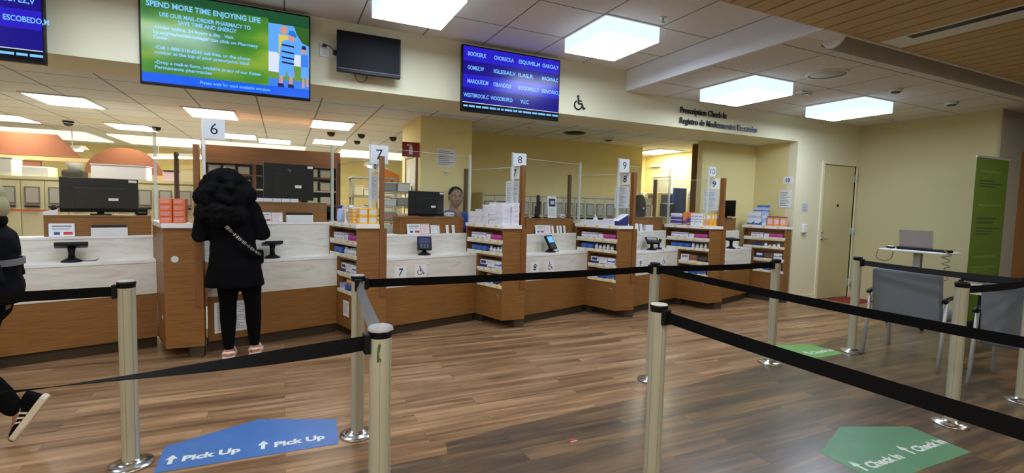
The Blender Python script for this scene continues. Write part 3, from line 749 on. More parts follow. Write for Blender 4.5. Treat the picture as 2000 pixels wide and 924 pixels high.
def stuff_shelves(j):
    m = unitM(j); u = UNIT[j].replace('between windows', 'between'); s = ' on the unit ' + u
    yb = 0.60 if j < 11 else 0.52
    # shelf under the slab: violet-and-white cartons, a plain white one, magenta packs
    z = 0.964; kx = 1.0 if j < 11 else 0.42
    wv = (yb - 0.33) / 3
    for q in range(3):
        carton('carton', 'white carton with violet print, top shelf' + s, 'violet and white cartons, unit ' + u, m, (0.065 * kx, yb - wv * (q + 0.5), z), (0.11 * kx, wv - 0.006, 0.098), ('box_white', 'box_violet' if q < 2 or j != 8 else 'box_violet'), 'stripe')
    carton('carton', 'plain white carton next to magenta packs, top shelf' + s, None, m, (0.06 * kx, 0.285, z), (0.09 * kx, 0.07, 0.085), ('box_white', 'paper_grey'), 'print')
    for q in range(2):
        for r in range(2):
            carton('carton', 'magenta carton, top shelf' + s, 'magenta cartons, unit ' + u, m, (0.06 * kx, 0.192 - 0.098 * q, z + 0.044 * r), (0.10 * kx, 0.092, 0.043), ('box_magenta', 'box_purple'), 'band')
    z = 0.82
    nbx = {7: 2, 8: 3, 9: 2, 10: 3, 11: 2}[j]
    for q in range(nbx):
        carton('carton', 'blue carton, second shelf' + s, 'blue cartons, second shelf, unit ' + u, m, (0.06 * kx, yb - 0.05 - 0.10 * q, z), (0.09 * kx, 0.092, 0.09 if j != 11 else 0.07), ('box_blue' if j != 11 else 'box_navy', 'box_navy' if j != 11 else 'box_blue'), 'swoosh')
    y = yb - 0.05 - 0.10 * nbx + 0.02; q = 0
    while y > 0.06:
        hh = (0.098, 0.085, 0.092)[q % 3] if j != 11 else (0.085, 0.06, 0.07)[q % 3]
        bottle('pill_bottle', 'small white bottle, second shelf' + s, 'small white bottles, unit ' + u, m, (0.055 * kx, y, z), 0.024, hh, 'bottle_white', 'bottle_white', 'paper_grey')
        y -= 0.062; q += 1
    z = 0.634
    alt = [('box_white', 'box_navy'), ('box_white', 'ink_grey'), ('box_white', 'box_blue')] if j in (7, 8, 9) else [('box_white', 'ink_grey'), ('box_brown', 'box_orange'), ('unit_dark', 'box_brown')] if j == 10 else [('box_navy', 'box_white'), ('box_brown', 'unit_dark'), ('box_white', 'ink_grey')]
    words = ['nearest the counter', 'in the middle', 'nearest the queue']
    for q in range(3):
        for r in range(2):
            c = alt[q] if not (r == 0 and q == 0 and j in (8, 9, 7)) else ('box_navy', 'box_white')
            carton('carton', ('lower ' if r == 0 else 'upper ') + 'carton ' + words[q] + ', third shelf' + s, None, m, (0.07 * kx + 0.01 * r, 0.375 - 0.135 * q, z + 0.062 * r), (0.11 * kx, 0.122, 0.06 if r == 0 else 0.055), c, ('swoosh', 'panel', 'print')[(q + r) % 3])
    z = 0.468
    for q in range(3):
        c = [('box_violet', 'box_white'), ('box_blue', 'box_navy'), ('box_blue', 'box_yellow')][q] if j != 8 else [('box_blue', 'box_white'), ('box_blue', 'box_paleblue'), ('box_navy', 'box_yellow')][q]
        carton('carton', 'flat blue-toned carton ' + words[q] + ', bottom shelf' + s, None, m, (0.065 * kx, 0.375 - 0.135 * q, z), (0.11 * kx, 0.125, 0.075), c, 'swoosh')
    carton('carton', 'yellow carton stacked at the bottom shelf' + s, None, m, (0.075 * kx, 0.24, z + 0.0755), (0.10 * kx, 0.13, 0.05), ('box_yellow', 'box_blue'), 'band')
for j in range(7, 12): stuff_shelves(j)
ZT = 1.17
# orange stack left of window six
m = unitM(6)
for c in range(2):
    for q in range(4):
        carton('carton', 'orange carton in the stack left of window six', 'orange cartons stacked left of window six', m, (0.042 + 0.092 * c, 0.105 - 0.022 * c, ZT + 0.0515 * q), (0.089, 0.19, 0.051), ('box_deeporange', 'box_rose'), 'print', -0.24)
# unit 7: three bottles and yellow cartons
m = unitM(7)
for x, y, h, bd, cp, l in ((0.035, 0.475, 0.175, 'bottle_lilac', 'bottle_cap_blue', 'pale lilac bottle with a blue cap left of the cyan bottle'), (0.085, 0.325, 0.18, 'bottle_cyan', 'bottle_white', 'cyan bottle with a white cap by the yellow cartons'), (0.118, 0.435, 0.175, 'bottle_white', 'bottle_cap_blue', 'white bottle with a blue cap behind the cyan bottle')):
    bottle('lotion_bottle', l, None, m, (x, y, ZT), 0.037, h, bd, cp, 'box_paleblue' if bd != 'bottle_cyan' else 'bottle_cyan')
for c in range(2):
    for q in range(2):
        carton('carton', 'yellow carton with a pale picture panel on the unit between six and seven', 'yellow cartons with pale panels', m, (0.078 + 0.086 * c, 0.055 - 0.024 * c, ZT + 0.078 * q), (0.083, 0.11, 0.077), ('box_yellow', 'paper_grey'), 'panel', -0.25)
for q in range(4):
    carton('carton', 'slim yellow packet stacked left of the picture cartons', 'slim yellow packets beside the picture cartons', m, (0.028, 0.17, ZT + 0.036 * q), (0.05, 0.11, 0.035), ('box_yellow', 'box_white'), 'print')
carton('carton', 'flat white carton lying on top of the yellow packets', None, m, (0.05, 0.24, ZT + 0.145), (0.10, 0.24, 0.018), ('box_white', 'paper_grey'), 'print')
carton('carton', 'tall pale carton behind the slim yellow packets', None, m, (0.11, 0.235, ZT), (0.09, 0.08, 0.144), ('box_white', 'box_yellow'), 'print')
# unit 8: a wall of thin white boxes
m = unitM(8)
for c, (x, y, n) in enumerate(((0.06, 0.58, 5), (0.06, 0.455, 6), (0.06, 0.33, 8), (0.06, 0.205, 9), (0.06, 0.08, 9))):
    for q in range(n):
        carton('carton', 'thin white carton, stack ' + ('farthest from the queue', 'second from the far end', 'in the middle', 'second from the post', 'nearest the post')[c] + ' between seven and eight', 'thin white cartons, stack ' + 'abcde'[c], m, (x + random.uniform(-0.006, 0.006), y, ZT + 0.0275 * q), (0.12, 0.118, 0.0268), ('box_white', 'box_rose' if q % 3 == 0 else 'paper_grey' if q % 3 == 1 else 'box_violet'), 'print')
for q in range(9):
    carton('carton', 'thin white carton in the front stack beside the number seven plate', 'thin white cartons, front stack', m, (0.165 + random.uniform(-0.005, 0.005), 0.035, ZT + 0.0275 * q), (0.076, 0.15, 0.0268), ('box_white', 'ink_grey' if q % 2 else 'box_rose'), 'print', -0.24)
# unit 9: low white boxes, a pump bottle and a blue display box with its lid up
m = unitM(9)
for q, (y, w) in enumerate(((0.57, 0.11), (0.45, 0.12), (0.32, 0.12))):
    carton('carton', ('first', 'second', 'third')[q] + ' low white carton from the far end, unit between eight and nine', None, m, (0.06, y, ZT), (0.12, w, 0.055), ('box_white', 'paper_grey'), 'print')
for q, y in enumerate((0.21, 0.12)):
    carton('carton', ('farther' if q == 0 else 'nearer') + ' white carton beside the open blue box', None, m, (0.06, y, ZT), (0.10, 0.085, 0.08), ('box_white', 'box_violet'), 'print')
t = thing('pump_bottle', 'white pump bottle standing on the unit between windows eight and nine', 'bottle', m @ Vector((0.17, 0.5, ZT)), BA)
b = nb(); lathe(b, [(0, 0), (0.03, 0), (0.032, 0.006), (0.032, 0.07), (0.012, 0.088), (0, 0.088)], seg=18); obj('bottle_body', b, 'bottle_white', t)
b = nb(); lathe(b, [(0, 0.088), (0.013, 0.088), (0.013, 0.10), (0.006, 0.102), (0.006, 0.12), (0, 0.12)], seg=14); tube(b, [(0, 0, 0.118), (-0.03, 0, 0.114)], 0.006, 8); obj('pump', b, 'white_plastic', t)
t = thing('display_box', 'open dark blue display box with a slanting white lid on the unit', 'box', m @ Vector((0.095, 0.055, ZT)), BA - 0.25)
b = nb(); bx(b, -0.075, 0.075, -0.07, -0.066, 0, 0.055); bx(b, -0.075, 0.075, 0.066, 0.07, 0, 0.055); bx(b, -0.075, 0.075, -0.066, 0.066, 0, 0.004); bx(b, -0.075, -0.071, -0.066, 0.066, 0, 0.055)
prism(b, [(-0.075, 0.0), (0.075, 0.0), (0.075, 0.13), (-0.075, 0.055)], -0.0705, -0.0685, mt=UP @ Matrix.Translation((0, 0, 0.14)), mi=0); obj('tray', b, 'box_navy', t)
b = nb(); prism(b, [(-0.085, 0.057), (0.08, 0.142), (0.08, 0.146), (-0.085, 0.061)], -0.072, 0.072, mt=UP); obj('lid', b, 'box_white', t)
b = nb(); disc(b, -0.03, 0.03, 0.018, 0, face_front(0, -0.0712, 0)); rect(b, 0.0, 0.06, 0.02, 0.06, 0, face_front(0, -0.0712, 0)); obj('print', b, 'box_blue', t, normals=False)
# unit 10: purple, orange, white and yellow cartons
m = unitM(10)
for q in range(3):
    carton('carton', 'purple and white carton at the far end between nine and ten', 'purple and white cartons', m, (0.06, 0.53, ZT + 0.055 * q), (0.10, 0.18, 0.054), ('box_purple' if q < 2 else 'box_white', 'box_white' if q < 2 else 'box_violet'), 'band')
carton('carton', 'orange carton between the purple and the white cartons', None, m, (0.06, 0.395, ZT), (0.10, 0.06, 0.175), ('box_orange', 'box_purple'), 'swoosh')
carton('carton', 'flat orange carton lying across the top beside the orange carton', None, m, (0.15, 0.39, ZT), (0.07, 0.16, 0.185), ('box_deeporange', 'box_white'), 'print')
carton('carton', 'purple carton right of the orange carton', None, m, (0.06, 0.335, ZT), (0.10, 0.052, 0.10), ('box_purple', 'box_orange'), 'band')
for q in range(3):
    carton('carton', 'tall white carton on the unit between nine and ten', 'tall white cartons', m, (0.06, 0.278 - 0.06 * q, ZT), (0.10, 0.056, 0.17), ('box_white', 'ink_grey'), 'print')
for q in range(2):
    for r in range(2):
        carton('carton', 'yellow carton beside the post between nine and ten', 'yellow cartons by the post', m, (0.07 + 0.064 * q, 0.075 - 0.015 * q, ZT + 0.082 * r), (0.075 if q == 0 else 0.045, 0.125, 0.081), ('box_yellow', 'box_white' if r else 'box_orange'), 'panel')
# unit 11: pale blue and white cartons, three orange packs
m = unitM(11)
for q in range(2):
    for r in range(2):
        carton('carton', 'white carton with pale blue waves by the door wall', 'white cartons with pale blue waves', m, (0.06, 0.53 - 0.115 * q, ZT + 0.105 * r), (0.11, 0.112, 0.104), ('box_white', 'box_paleblue' if r else 'box_blue'), 'swoosh')
for r in range(2): carton('carton', ('lower' if r == 0 else 'upper') + ' pale blue carton in the tall stack by the door wall', None, m, (0.06, 0.345, ZT + 0.11 * r), (0.11, 0.07, 0.109), ('box_paleblue', 'box_white'), 'swoosh')
carton('carton', 'pale blue and white carton lying on the tall stack by the door wall', None, m, (0.06, 0.40, ZT + 0.2205), (0.10, 0.20, 0.055), ('box_paleblue', 'box_blue'), 'band')
carton('carton', 'blue carton topping the tall pale blue stack', None, m, (0.06, 0.37, ZT + 0.276), (0.09, 0.16, 0.04), ('box_blue', 'box_paleblue'), 'band')
for q in range(3):
    carton('carton', 'orange and white pack with a blue top by the door wall', 'orange and white packs', m, (0.05, 0.252 - 0.094 * q, ZT), (0.05, 0.09, 0.135), ('box_orange', 'box_rose'), 'panel')
    carton('carton', 'flat navy pack resting on an orange and white pack', 'navy packs on the orange packs', m, (0.05, 0.252 - 0.094 * q, ZT + 0.1355), (0.05, 0.09, 0.012), ('box_navy', 'box_blue'), 'none')
# ------------------------------------------------------------------ posts, acrylic guards and number signs
DIG = {6: '6', 7: '7', 8: '8', 9: '9', 10: '10'}
def side(j): return 'left of window six' if j == 6 else UNIT[j]
for j in range(6, 11):
    px, py = XR(j) - 0.057, 4.955
    t = thing('sneeze_guard', 'wooden post with clear acrylic side screen ' + side(j), 'screen', (px, py, 0), BA, 'posts with clear screens on the display units')
    mi = at(px, py, 0, BA).inverted()
    b = nb()
    c0 = [mi @ Vector((x, y, 0)) for x, y in ((XR(j) - 0.0805, 4.905), (XR(j) - 0.0135, 4.905), (XR(j) - 0.0135, 5.015), (XR(j) - 0.0805, 5.015))]
    prism(b, [(v.x, v.y) for v in c0], 0.452, 1.128)
    c0 = [mi @ Vector((x, y, 0)) for x, y in ((px - 0.021, 4.925), (px + 0.021, 4.925), (px + 0.021, 4.99), (px - 0.021, 4.99))]
    prism(b, [(v.x, v.y) for v in c0], 1.128, 1.84); obj('post', b, 'post_wood', t)
    b = nb(); bx(b, -0.02, 0.02, 1.05, 1.09, 0.0, 1.84); obj('rear_post', b, 'laminate_dark', t)
    b = nb(); bx(b, -0.02, 0.02, 0.74, 1.05, 0.0, 1.16); obj('low_partition', b, 'laminate', t)
    b = nb(); bx(b, -0.004, 0.004, 0.065, 1.05, 1.20, 1.82); obj('side_screen', b, 'acrylic', t)
    b = nb(); bx(b, -0.0045, 0.0045, 0.065, 1.05, 1.82, 1.828); obj('screen_edge', b, 'acrylic_edge', t)
    # papers on the left face of the side screen: the number of the window before, and a printed sheet
    if j > 6:
        L = at(px, py, 0, BA) @ Matrix.Translation((-0.0062, 0, 0)) @ Matrix.Rotation(-PI / 2, 4, 'Z') @ UP
        o = thing('number_sheet', 'white sheet with the number ' + NUM[j - 1] + ' on the screen ' + side(j), 'sign', L @ Vector((-0.13, 1.69, 0)), BA)
        LL = Matrix.Translation((0, 0, 0)) @ Matrix.Rotation(-PI / 2, 4, 'Z') @ UP
        b = nb(); bx(b, -0.075, 0.075, 0, 0.145, -0.0012, 0.0, mt=LL); obj('sheet', b, 'paper', o)
        b = nb(); text(b, DIG[j - 1], 0.0, 0.032, 0.082, LL @ Matrix.Translation((0, 0, 0.0012)), align='c', bold=0.01); obj('numeral', b, 'ink', o, normals=False)
        o = thing('printed_sheet', 'white printed sheet under the number ' + NUM[j - 1] + ' on the side screen', 'notice', L @ Vector((-0.17, 1.39, 0)), BA)
        b = nb(); bx(b, -0.11, 0.11, 0, 0.28, -0.0012, 0.0, mt=LL); obj('sheet', b, 'paper_grey', o)
        b = nb(); lines(b, -0.09, 0.09, 0.02, 0.26, 12, 0.0012, LL, 0, 0.3, j); obj('print', b, 'ink_grey', o, normals=False)
# number plates that face the hall, each on a clear rod
for j, x0, x1, z0, z1, y, rod in ((6, -0.628, -0.464, 1.900, 2.072, 4.99, 'shelf_white'), (7, 0.776, 0.947, 1.766, 1.952, 5.008, 'acrylic_edge'), (8, 2.332, 2.492, 1.832, 1.976, 5.008, 'acrylic_edge'), (9, 3.795, 3.942, 1.838, 2.003, 5.008, 'acrylic_edge'), (10, 5.317, 5.43, 1.859, 1.992, 5.008, 'acrylic_edge')):
    t = thing('number_sign', 'white plate with the number ' + NUM[j] + ' standing above the counters', 'sign', (x0, y, 1.17), 0, None)
    b = nb(); bx(b, -0.012, 0.012, -0.006, 0.018, 0.0, z1 - 1.17 + 0.004); obj('rod', b, rod, t)
    w, h = x1 - x0, z1 - z0
    b = nb(); bx(b, 0.0, w, -0.012, -0.006, z0 - 1.17, z1 - 1.17); obj('plate', b, 'paper_grey', t)
    b = nb(); text(b, DIG[j], w / 2, z0 - 1.17 + h * 0.24, h * 0.56, face_front(0, -0.0128, 0), align='c', bold=0.0); obj('numeral', b, 'ink', t, normals=False)
# clear screens across the windows, each with a clear end post on the next unit
for k in range(5, 11):
    if k == 10: continue
    j = k + 1
    u = unitM(j); e = u @ Vector((0.022, 0.668, 0))
    t = thing('clear_screen', 'clear acrylic screen above the ledge of ' + ('window ' + NUM[k] if k > 5 else 'the counter left of window six'), 'screen', (e.x, e.y, 1.17), BA, 'clear screens across the windows')
    tz = 1.98 - 1.17 if k > 5 else 2.02 - 1.17
    b = nb(); bx(b, -0.012, 0.012, -0.012, 0.012, 0, tz); obj('end_post', b, 'acrylic_edge', t)
    b = nb(); bx(b, -1.18 if k > 5 else -1.15, -0.012, -0.003, 0.003, 0.10, tz - 0.03); obj('pane', b, 'acrylic', t)
    b = nb(); bx(b, -1.18 if k > 5 else -1.15, -0.012, -0.0035, 0.0035, tz - 0.03, tz - 0.026); obj('pane_edge', b, 'acrylic_edge', t)
# sheets beside the door wall
def wall_sheet(name, label, cat, mt, w, h, txt=None, n=0, base='paper'):
    t = thing(name, label, cat, mt.to_translation(), 0)
    L = mt.to_3x3().to_4x4()
    b = nb(); bx(b, -w / 2, w / 2, 0, h, 0, 0.003, mt=L); obj('sheet', b, base, t)
    b = nb()
    if txt: text(b, txt, 0, h * 0.25, h * 0.5, L @ Matrix.Translation((0, 0, 0.0036)), align='c', bold=0.03)
    if n: lines(b, -w * 0.42, w * 0.42, h * 0.08, h * 0.92, n, 0.0036, L, 0, 0.4, n)
    obj('numeral' if txt else 'print', b, 'ink' if txt else 'ink_grey', t, normals=False)
    return t
wall_sheet('number_sign', 'white sheet with the number ten taped on the alcove wall', 'sign', face_left(7.049, 5.075, 1.825), 0.165, 0.115, '10')
wall_sheet('printed_sheet', 'white printed sheet taped below the number ten', 'notice', face_left(7.049, 5.105, 1.46), 0.20, 0.27, None, 9)
wall_sheet('wall_plate', 'pale printed plate on the wall left of the door', 'sign', face_front(7.30, FY - 0.001, 1.395), 0.15, 0.14, None, 5, 'paper_grey')
t = thing('wall_dispenser', 'small white wall dispenser left of the door handle', 'dispenser', (7.285, FY, 1.08))
b = nb(); bx(b, -0.04, 0.04, -0.05, 0, 0, 0.13, bev=0.008); obj('body', b, 'white_plastic', t)
b = nb(); bx(b, -0.02, 0.02, -0.045, -0.012, -0.008, 0.0); obj('nozzle', b, 'grey_plastic', t)
# window numbers on the stone fronts
for k, x, what in ((7, 0.17, '7'), (7, 0.41, 'w'), (8, 0.20, '8'), (8, 0.46, 'w'), (9, 0.22, '9'), (9, 0.80, 'w'), (10, 0.16, '10')):
    F = bayM(k) @ face_front(x, -0.0042, 0.60 if k < 10 else 0.58)
    lab = ('clear sticker with the number ' + NUM[k] if what != 'w' else 'clear sticker with the wheelchair symbol') + ' on the stone front of window ' + NUM[k]
    t = thing('window_sticker', lab, 'sticker', F.to_translation(), BA)
    L = UP.copy()
    b = nb(); bx(b, -0.07, 0.07, 0, 0.13, 0, 0.0008, mt=L); obj('film', b, 'paper', t)
    b = nb()
    if what == 'w': wheelchair(b, -0.045, 0.02, 0.095, 0.0016, L)
    else: text(b, what, 0, 0.03, 0.075, L @ Matrix.Translation((0, 0, 0.0016)), align='c', bold=0.015, shear=0.12)
    obj('symbol' if what == 'w' else 'numeral', b, 'ink', t, normals=False)
F = bayM(6) @ face_front(0.16, -0.001, 0.17)
t = thing('counter_notice', 'white notice sheet on the wooden front of window six behind the woman', 'notice', F.to_translation(), BA)
b = nb(); bx(b, -0.11, 0.20, 0, 0.28, 0, 0.003, mt=UP); obj('sheet', b, 'paper', t)
b = nb(); lines(b, -0.09, 0.18, 0.02, 0.26, 16, 0.0036, UP, 0, 0.35, 5); obj('print', b, 'ink_grey', t, normals=False)

# ------------------------------------------------------------------ things on the ledges
def card(k, x0, x1, h, style, label):
    F = bayM(k) @ Matrix.Translation(((x0 + x1) / 2, 0.236, FT[k]))
    t = thing('leaflet', label, 'leaflet', F.to_translation(), BA)
    w = x1 - x0
    T = Matrix.Rotation(math.radians(80), 4, 'X')
    b = nb(); bx(b, -w / 2, w / 2, 0.0025, h, -0.0025, 0, mt=T); obj('card', b, 'paper', t)
    b = nb(); e = T @ Matrix.Translation((0, 0, 0.001))
    if style == 'logo':
        rect(b, -w * 0.38, w * 0.38, h * 0.74, h * 0.84, 0, e, 0); lines(b, -w * 0.38, w * 0.38, h * 0.5, h * 0.68, 2, 0, e, 0)
        rect(b, -w * 0.30, -w * 0.08, h * 0.14, h * 0.36, 0, e, 1); rect(b, w * 0.06, w * 0.42, h * 0.14, h * 0.36, 0, e, 2)
    elif style == 'pink': 
        thick(b, [(-w * .45, h * .05), (w * .45, h * .05), (w * .45, h * .95), (-w * .45, h * .95), (-w * .45, h * .05)], 0.004, 0, e, 3); lines(b, -w * 0.36, w * 0.36, h * 0.15, h * 0.85, 6, 0, e, 3, 0.3)
    else: lines(b, -w * 0.4, w * 0.4, h * 0.1, h * 0.9, 7, 0, e, 4, 0.3, int(x0 * 100))
    obj('print', b, ['ink_grey', 'ink_blue', 'ink_red', 'ink_pink', 'paper_grey'], t, normals=False)
LW = {5: 'the counter left of window six', 6: 'window six', 7: 'window seven', 8: 'window eight', 9: 'window nine', 10: 'window ten'}
for k, L in {5: [(0.46, 0.625, 0.115, 'logo')], 6: [(0.50, 0.60, 0.10, 'logo'), (0.605, 0.71, 0.10, 'pink')],
             7: [(0.385, 0.555, 0.115, 'logo'), (0.56, 0.675, 0.115, 'pink'), (0.69, 0.775, 0.10, 'plain'), (0.78, 0.81, 0.095, 'plain'), (0.90, 0.94, 0.10, 'plain'), (0.985, 1.025, 0.10, 'plain')],
             8: [(0.44, 0.60, 0.11, 'logo'), (0.605, 0.72, 0.11, 'pink'), (0.735, 0.775, 0.10, 'plain'), (0.83, 0.87, 0.10, 'plain'), (0.885, 0.93, 0.10, 'plain'), (0.96, 1.0, 0.10, 'plain')],
             9: [(0.24, 0.40, 0.10, 'logo'), (0.41, 0.52, 0.105, 'plain'), (0.55, 0.62, 0.10, 'plain')], 10: [(0.2, 0.42, 0.11, 'plain')]}.items():
    n = 0
    for x0, x1, h, st in L:
        nm = {'logo': 'white card with blue and red marks', 'pink': 'pink-bordered card', 'plain': ('first', 'second', 'third', 'fourth')[n] + ' small white leaflet'}[st]
        if st == 'plain': n += 1
        card(k, x0, x1, h, st, nm + (' on the riser ' if k == 5 else ' leaning on the riser at ') + (LW[k] if k > 5 else 'left of window six'))
for k, x0, x1 in ((5, 0.73, 0.985), (6, 0.74, 1.0)):
    t = thing('slip_holder', 'white slip holder with a black top edge at ' + LW[k], 'holder', bayM(k) @ Vector(((x0 + x1) / 2, 0.242, FT[k])), BA)
    w = x1 - x0
    b = nb(); bx(b, -w / 2, w / 2, -0.04, 0.012, 0, 0.075, bev=0.004); obj('body', b, 'white_plastic', t)
    b = nb(); bx(b, -w / 2 + 0.006, w / 2 - 0.006, -0.030, 0.008, 0.075, 0.098); obj('slips', b, 'unit_dark', t)
t = thing('tissue_box', 'small white box by the riser end at window nine', 'box', bayM(9) @ Vector((0.74, 0.236, FT[9])), BA)
b = nb(); bx(b, -0.09, 0.09, -0.03, 0.02, 0, 0.085, bev=0.004); obj('body', b, 'box_white', t)
b = nb(); bx(b, -0.04, 0.04, -0.018, 0.008, 0.085, 0.087); obj('slot', b, 'paper_grey', t)
# card terminals
screen('scr_pad_off', (50, 56, 100), 0.9); screen('scr_pad_on', (110, 184, 250), 1.0); screen('scr_pad_dim', (150, 160, 172), 0.6)
def terminal(k, x, yaw, tilt, sc, label, w=0.19, l=0.13, zh=0.145, cable=False):
    p = bayM(k) @ Vector((x, 0.085 if k < 9 else 0.07, 0.8215))
    t = thing('card_terminal', label, 'card terminal', p, BA + yaw)
    b = nb(); lathe(b, [(0, 0), (0.07, 0), (0.072, 0.008), (0.05, 0.02), (0.03, 0.032), (0, 0.034)], seg=24); obj('base', b, 'black_plastic', t)
    b = nb(); tube(b, [(0, 0, 0.025), (0, 0.004, 0.07), (0, 0, zh - 0.008)], [0.026, 0.021, 0.03], 12); obj('neck', b, 'black_plastic', t)
    T = Matrix.Translation((0, 0, zh)) @ Matrix.Rotation(tilt, 4, 'X')
    hd = nb(); bx(hd, -w / 2, w / 2, -l / 2, l / 2, -0.016, 0.016, bev=0.008, mt=T); h = obj('terminal_head', hd, 'black_plastic', t)
    if sc:
        b = nb(); rect(b, -w * 0.38, w * 0.38, -l * 0.04, l * 0.40, 0.0166, T); obj('display', b, sc, h, normals=False)
        b = nb()
        for r in range(3):
            for c in range(3): bx(b, -w * 0.30 + c * w * 0.22, -w * 0.16 + c * w * 0.22, -l * 0.42 + r * l * 0.12, -l * 0.34 + r * l * 0.12, 0.0165, 0.019, mt=T)
        obj('keypad', b, 'grey_plastic', h)
    if cable:
        b = nb(); tube(b, spline([(0.05, 0.0, 0.01), (0.10, -0.03, 0.005), (0.15, -0.02, 0.005), (0.17, 0.02, 0.012)], 6), 0.0035, 6); obj('cable', b, 'cable_black', t)
    return t
terminal(5, 0.60, 0.0, math.radians(-14), None, 'flat black card terminal on the ledge left of window six', 0.215, 0.14, 0.142, True)
terminal(6, 0.565, 0.0, math.radians(-12), None, 'flat black card terminal beside the woman at window six', 0.165, 0.13, 0.142)
terminal(7, 0.51, -0.5, math.radians(52), 'scr_pad_off', 'black card terminal with a dim screen at window seven', 0.155, 0.17, 0.125)
terminal(8, 0.555, 0.1, math.radians(58), 'scr_pad_on', 'black card terminal with a bright blue screen at window eight', 0.135, 0.19, 0.12, True)
terminal(9, 0.60, -0.75, math.radians(22), 'scr_pad_dim', 'black card terminal with trailing cables at window nine', 0.17, 0.17, 0.13, True)
terminal(10, 0.55, -0.5, math.radians(6), None, 'black card terminal tilted away at window ten', 0.21, 0.15, 0.14, True)
t = thing('signature_pad', 'small black scanner behind the card terminal at window nine', 'scanner', bayM(9) @ Vector((0.86, 0.12, 0.8215)), BA)
b = nb(); bx(b, -0.04, 0.04, -0.03, 0.03, 0, 0.02, bev=0.005); obj('base', b, 'black_plastic', t)
b = nb(); tube(b, [(0, 0, 0.02), (0.0, 0.0, 0.08), (0.01, -0.02, 0.14)], [0.012, 0.014, 0.024], 10); obj('scanner_head', b, 'black_plastic', t)
b = nb(); tube(b, spline([(0, 0.03, 0.01), (-0.14, 0.045, 0.06), (-0.36, 0.05, 0.09), (-0.50, 0.045, 0.02), (-0.56, 0.0, 0.006)], 8), 0.004, 6); obj('cable', b, 'cable_white', t)
# monitors on the risers, their backs to the hall
def monitor(k, x, w, h, z0, rz, label, y=0.345, curved=False, logo=False):
    zb = RT[k]
    p = bayM(k) @ Vector((x, y, zb))
    t = thing('monitor', label, 'monitor', p, BA + rz)
    b = nb(); bx(b, -0.075, 0.075, -0.05, 0.045, 0, 0.012, bev=0.003); bx(b, -0.025, 0.025, 0.005, 0.03, 0.012, z0 - zb + h * 0.5); obj('stand', b, 'black_plastic', t)
    b = nb()
    if curved:
        n = 12; P = [(-w / 2, 0.0)] + [(-w / 2 * math.cos(PI * q / n), h * (0.45 + 0.55 * math.sin(PI * q / n))) for q in range(n + 1)] + [(w / 2, 0.0)]
        prism(b, P, -0.03, 0.0, mt=Matrix.Translation((0, -0.03, z0 - zb)) @ UP)
    else:
        bx(b, -w / 2, w / 2, -0.03, 0.0, z0 - zb, z0 - zb + h, bev=0.006)
        bx(b, -w * 0.32, w * 0.32, -0.046, -0.03, z0 - zb + h * 0.12, z0 - zb + h * 0.72, bev=0.006)
    body = obj('housing', b, 'tv_black', t)
    b = nb(); bx(b, w * 0.10, w * 0.23, -0.0475, -0.0465, z0 - zb + h * 0.34, z0 - zb + h * 0.42); bx(b, w * 0.37, w * 0.48, -0.0315, -0.0305, z0 - zb + h * 0.90, z0 - zb + h * 0.97)
    obj('asset_label', b, 'paper', body)
    b = nb(); bx(b, -w / 2 + 0.012, w / 2 - 0.012, 0.0002, 0.001, z0 - zb + 0.02, z0 - zb + h - 0.012); obj('screen_face', b, 'tv_glass_off', body)
    if logo:
        b = nb(); text(b, 'hp', 0, z0 - zb + h * 0.80, 0.028, face_front(0, -0.0308, 0), align='c', bold=0.0, shear=0.25); obj('logo', b, 'ink_grey', body, normals=False)
    return t
monitor(5, 0.805, 0.545, 0.305, 1.235, 0, 'wide black monitor back at the counter left of window six')
monitor(6, 0.80, 0.49, 0.372, 1.385, 0, 'tall black monitor back with a small logo at window six', logo=True)
monitor(7, 0.68, 0.465, 0.28, 1.245, 0, 'black monitor back with white stickers at window seven')
monitor(8, 0.56, 0.37, 0.275, 1.25, math.radians(42), 'black monitor turned sideways at window eight')
monitor(9, 0.66, 0.36, 0.31, 1.275, math.radians(10), 'rounded dark monitor back behind the post at window nine', curved=True)
monitor(10, 0.80, 0.34, 0.25, 1.30, math.radians(62), 'dark monitor turned sideways at window ten', y=0.277)
t = thing('flyer_stand', 'white upright flyer with a small photo beside the monitor at window eight', 'flyer', bayM(8) @ Vector((0.80, 0.30, RT[8])), BA)
T = Matrix.Rotation(math.radians(86), 4, 'X')
b = nb(); bx(b, -0.085, 0.085, 0.002, 0.285, -0.004, 0, mt=T); obj('sheet', b, 'paper', t)
b = nb(); rect(b, -0.062, 0.062, 0.15, 0.255, 0.001, T, 1); rect(b, -0.03, 0.04, 0.18, 0.225, 0.0015, T, 2); lines(b, -0.065, 0.065, 0.03, 0.13, 5, 0.001, T, 0, 0.25, 3); obj('print', b, ['ink_grey', 'unit_dark', 'box_paleblue'], t, normals=False)
b = nb(); bx(b, -0.06, 0.06, -0.03, 0.03, 0, 0.004); obj('foot', b, 'grey_plastic', t)
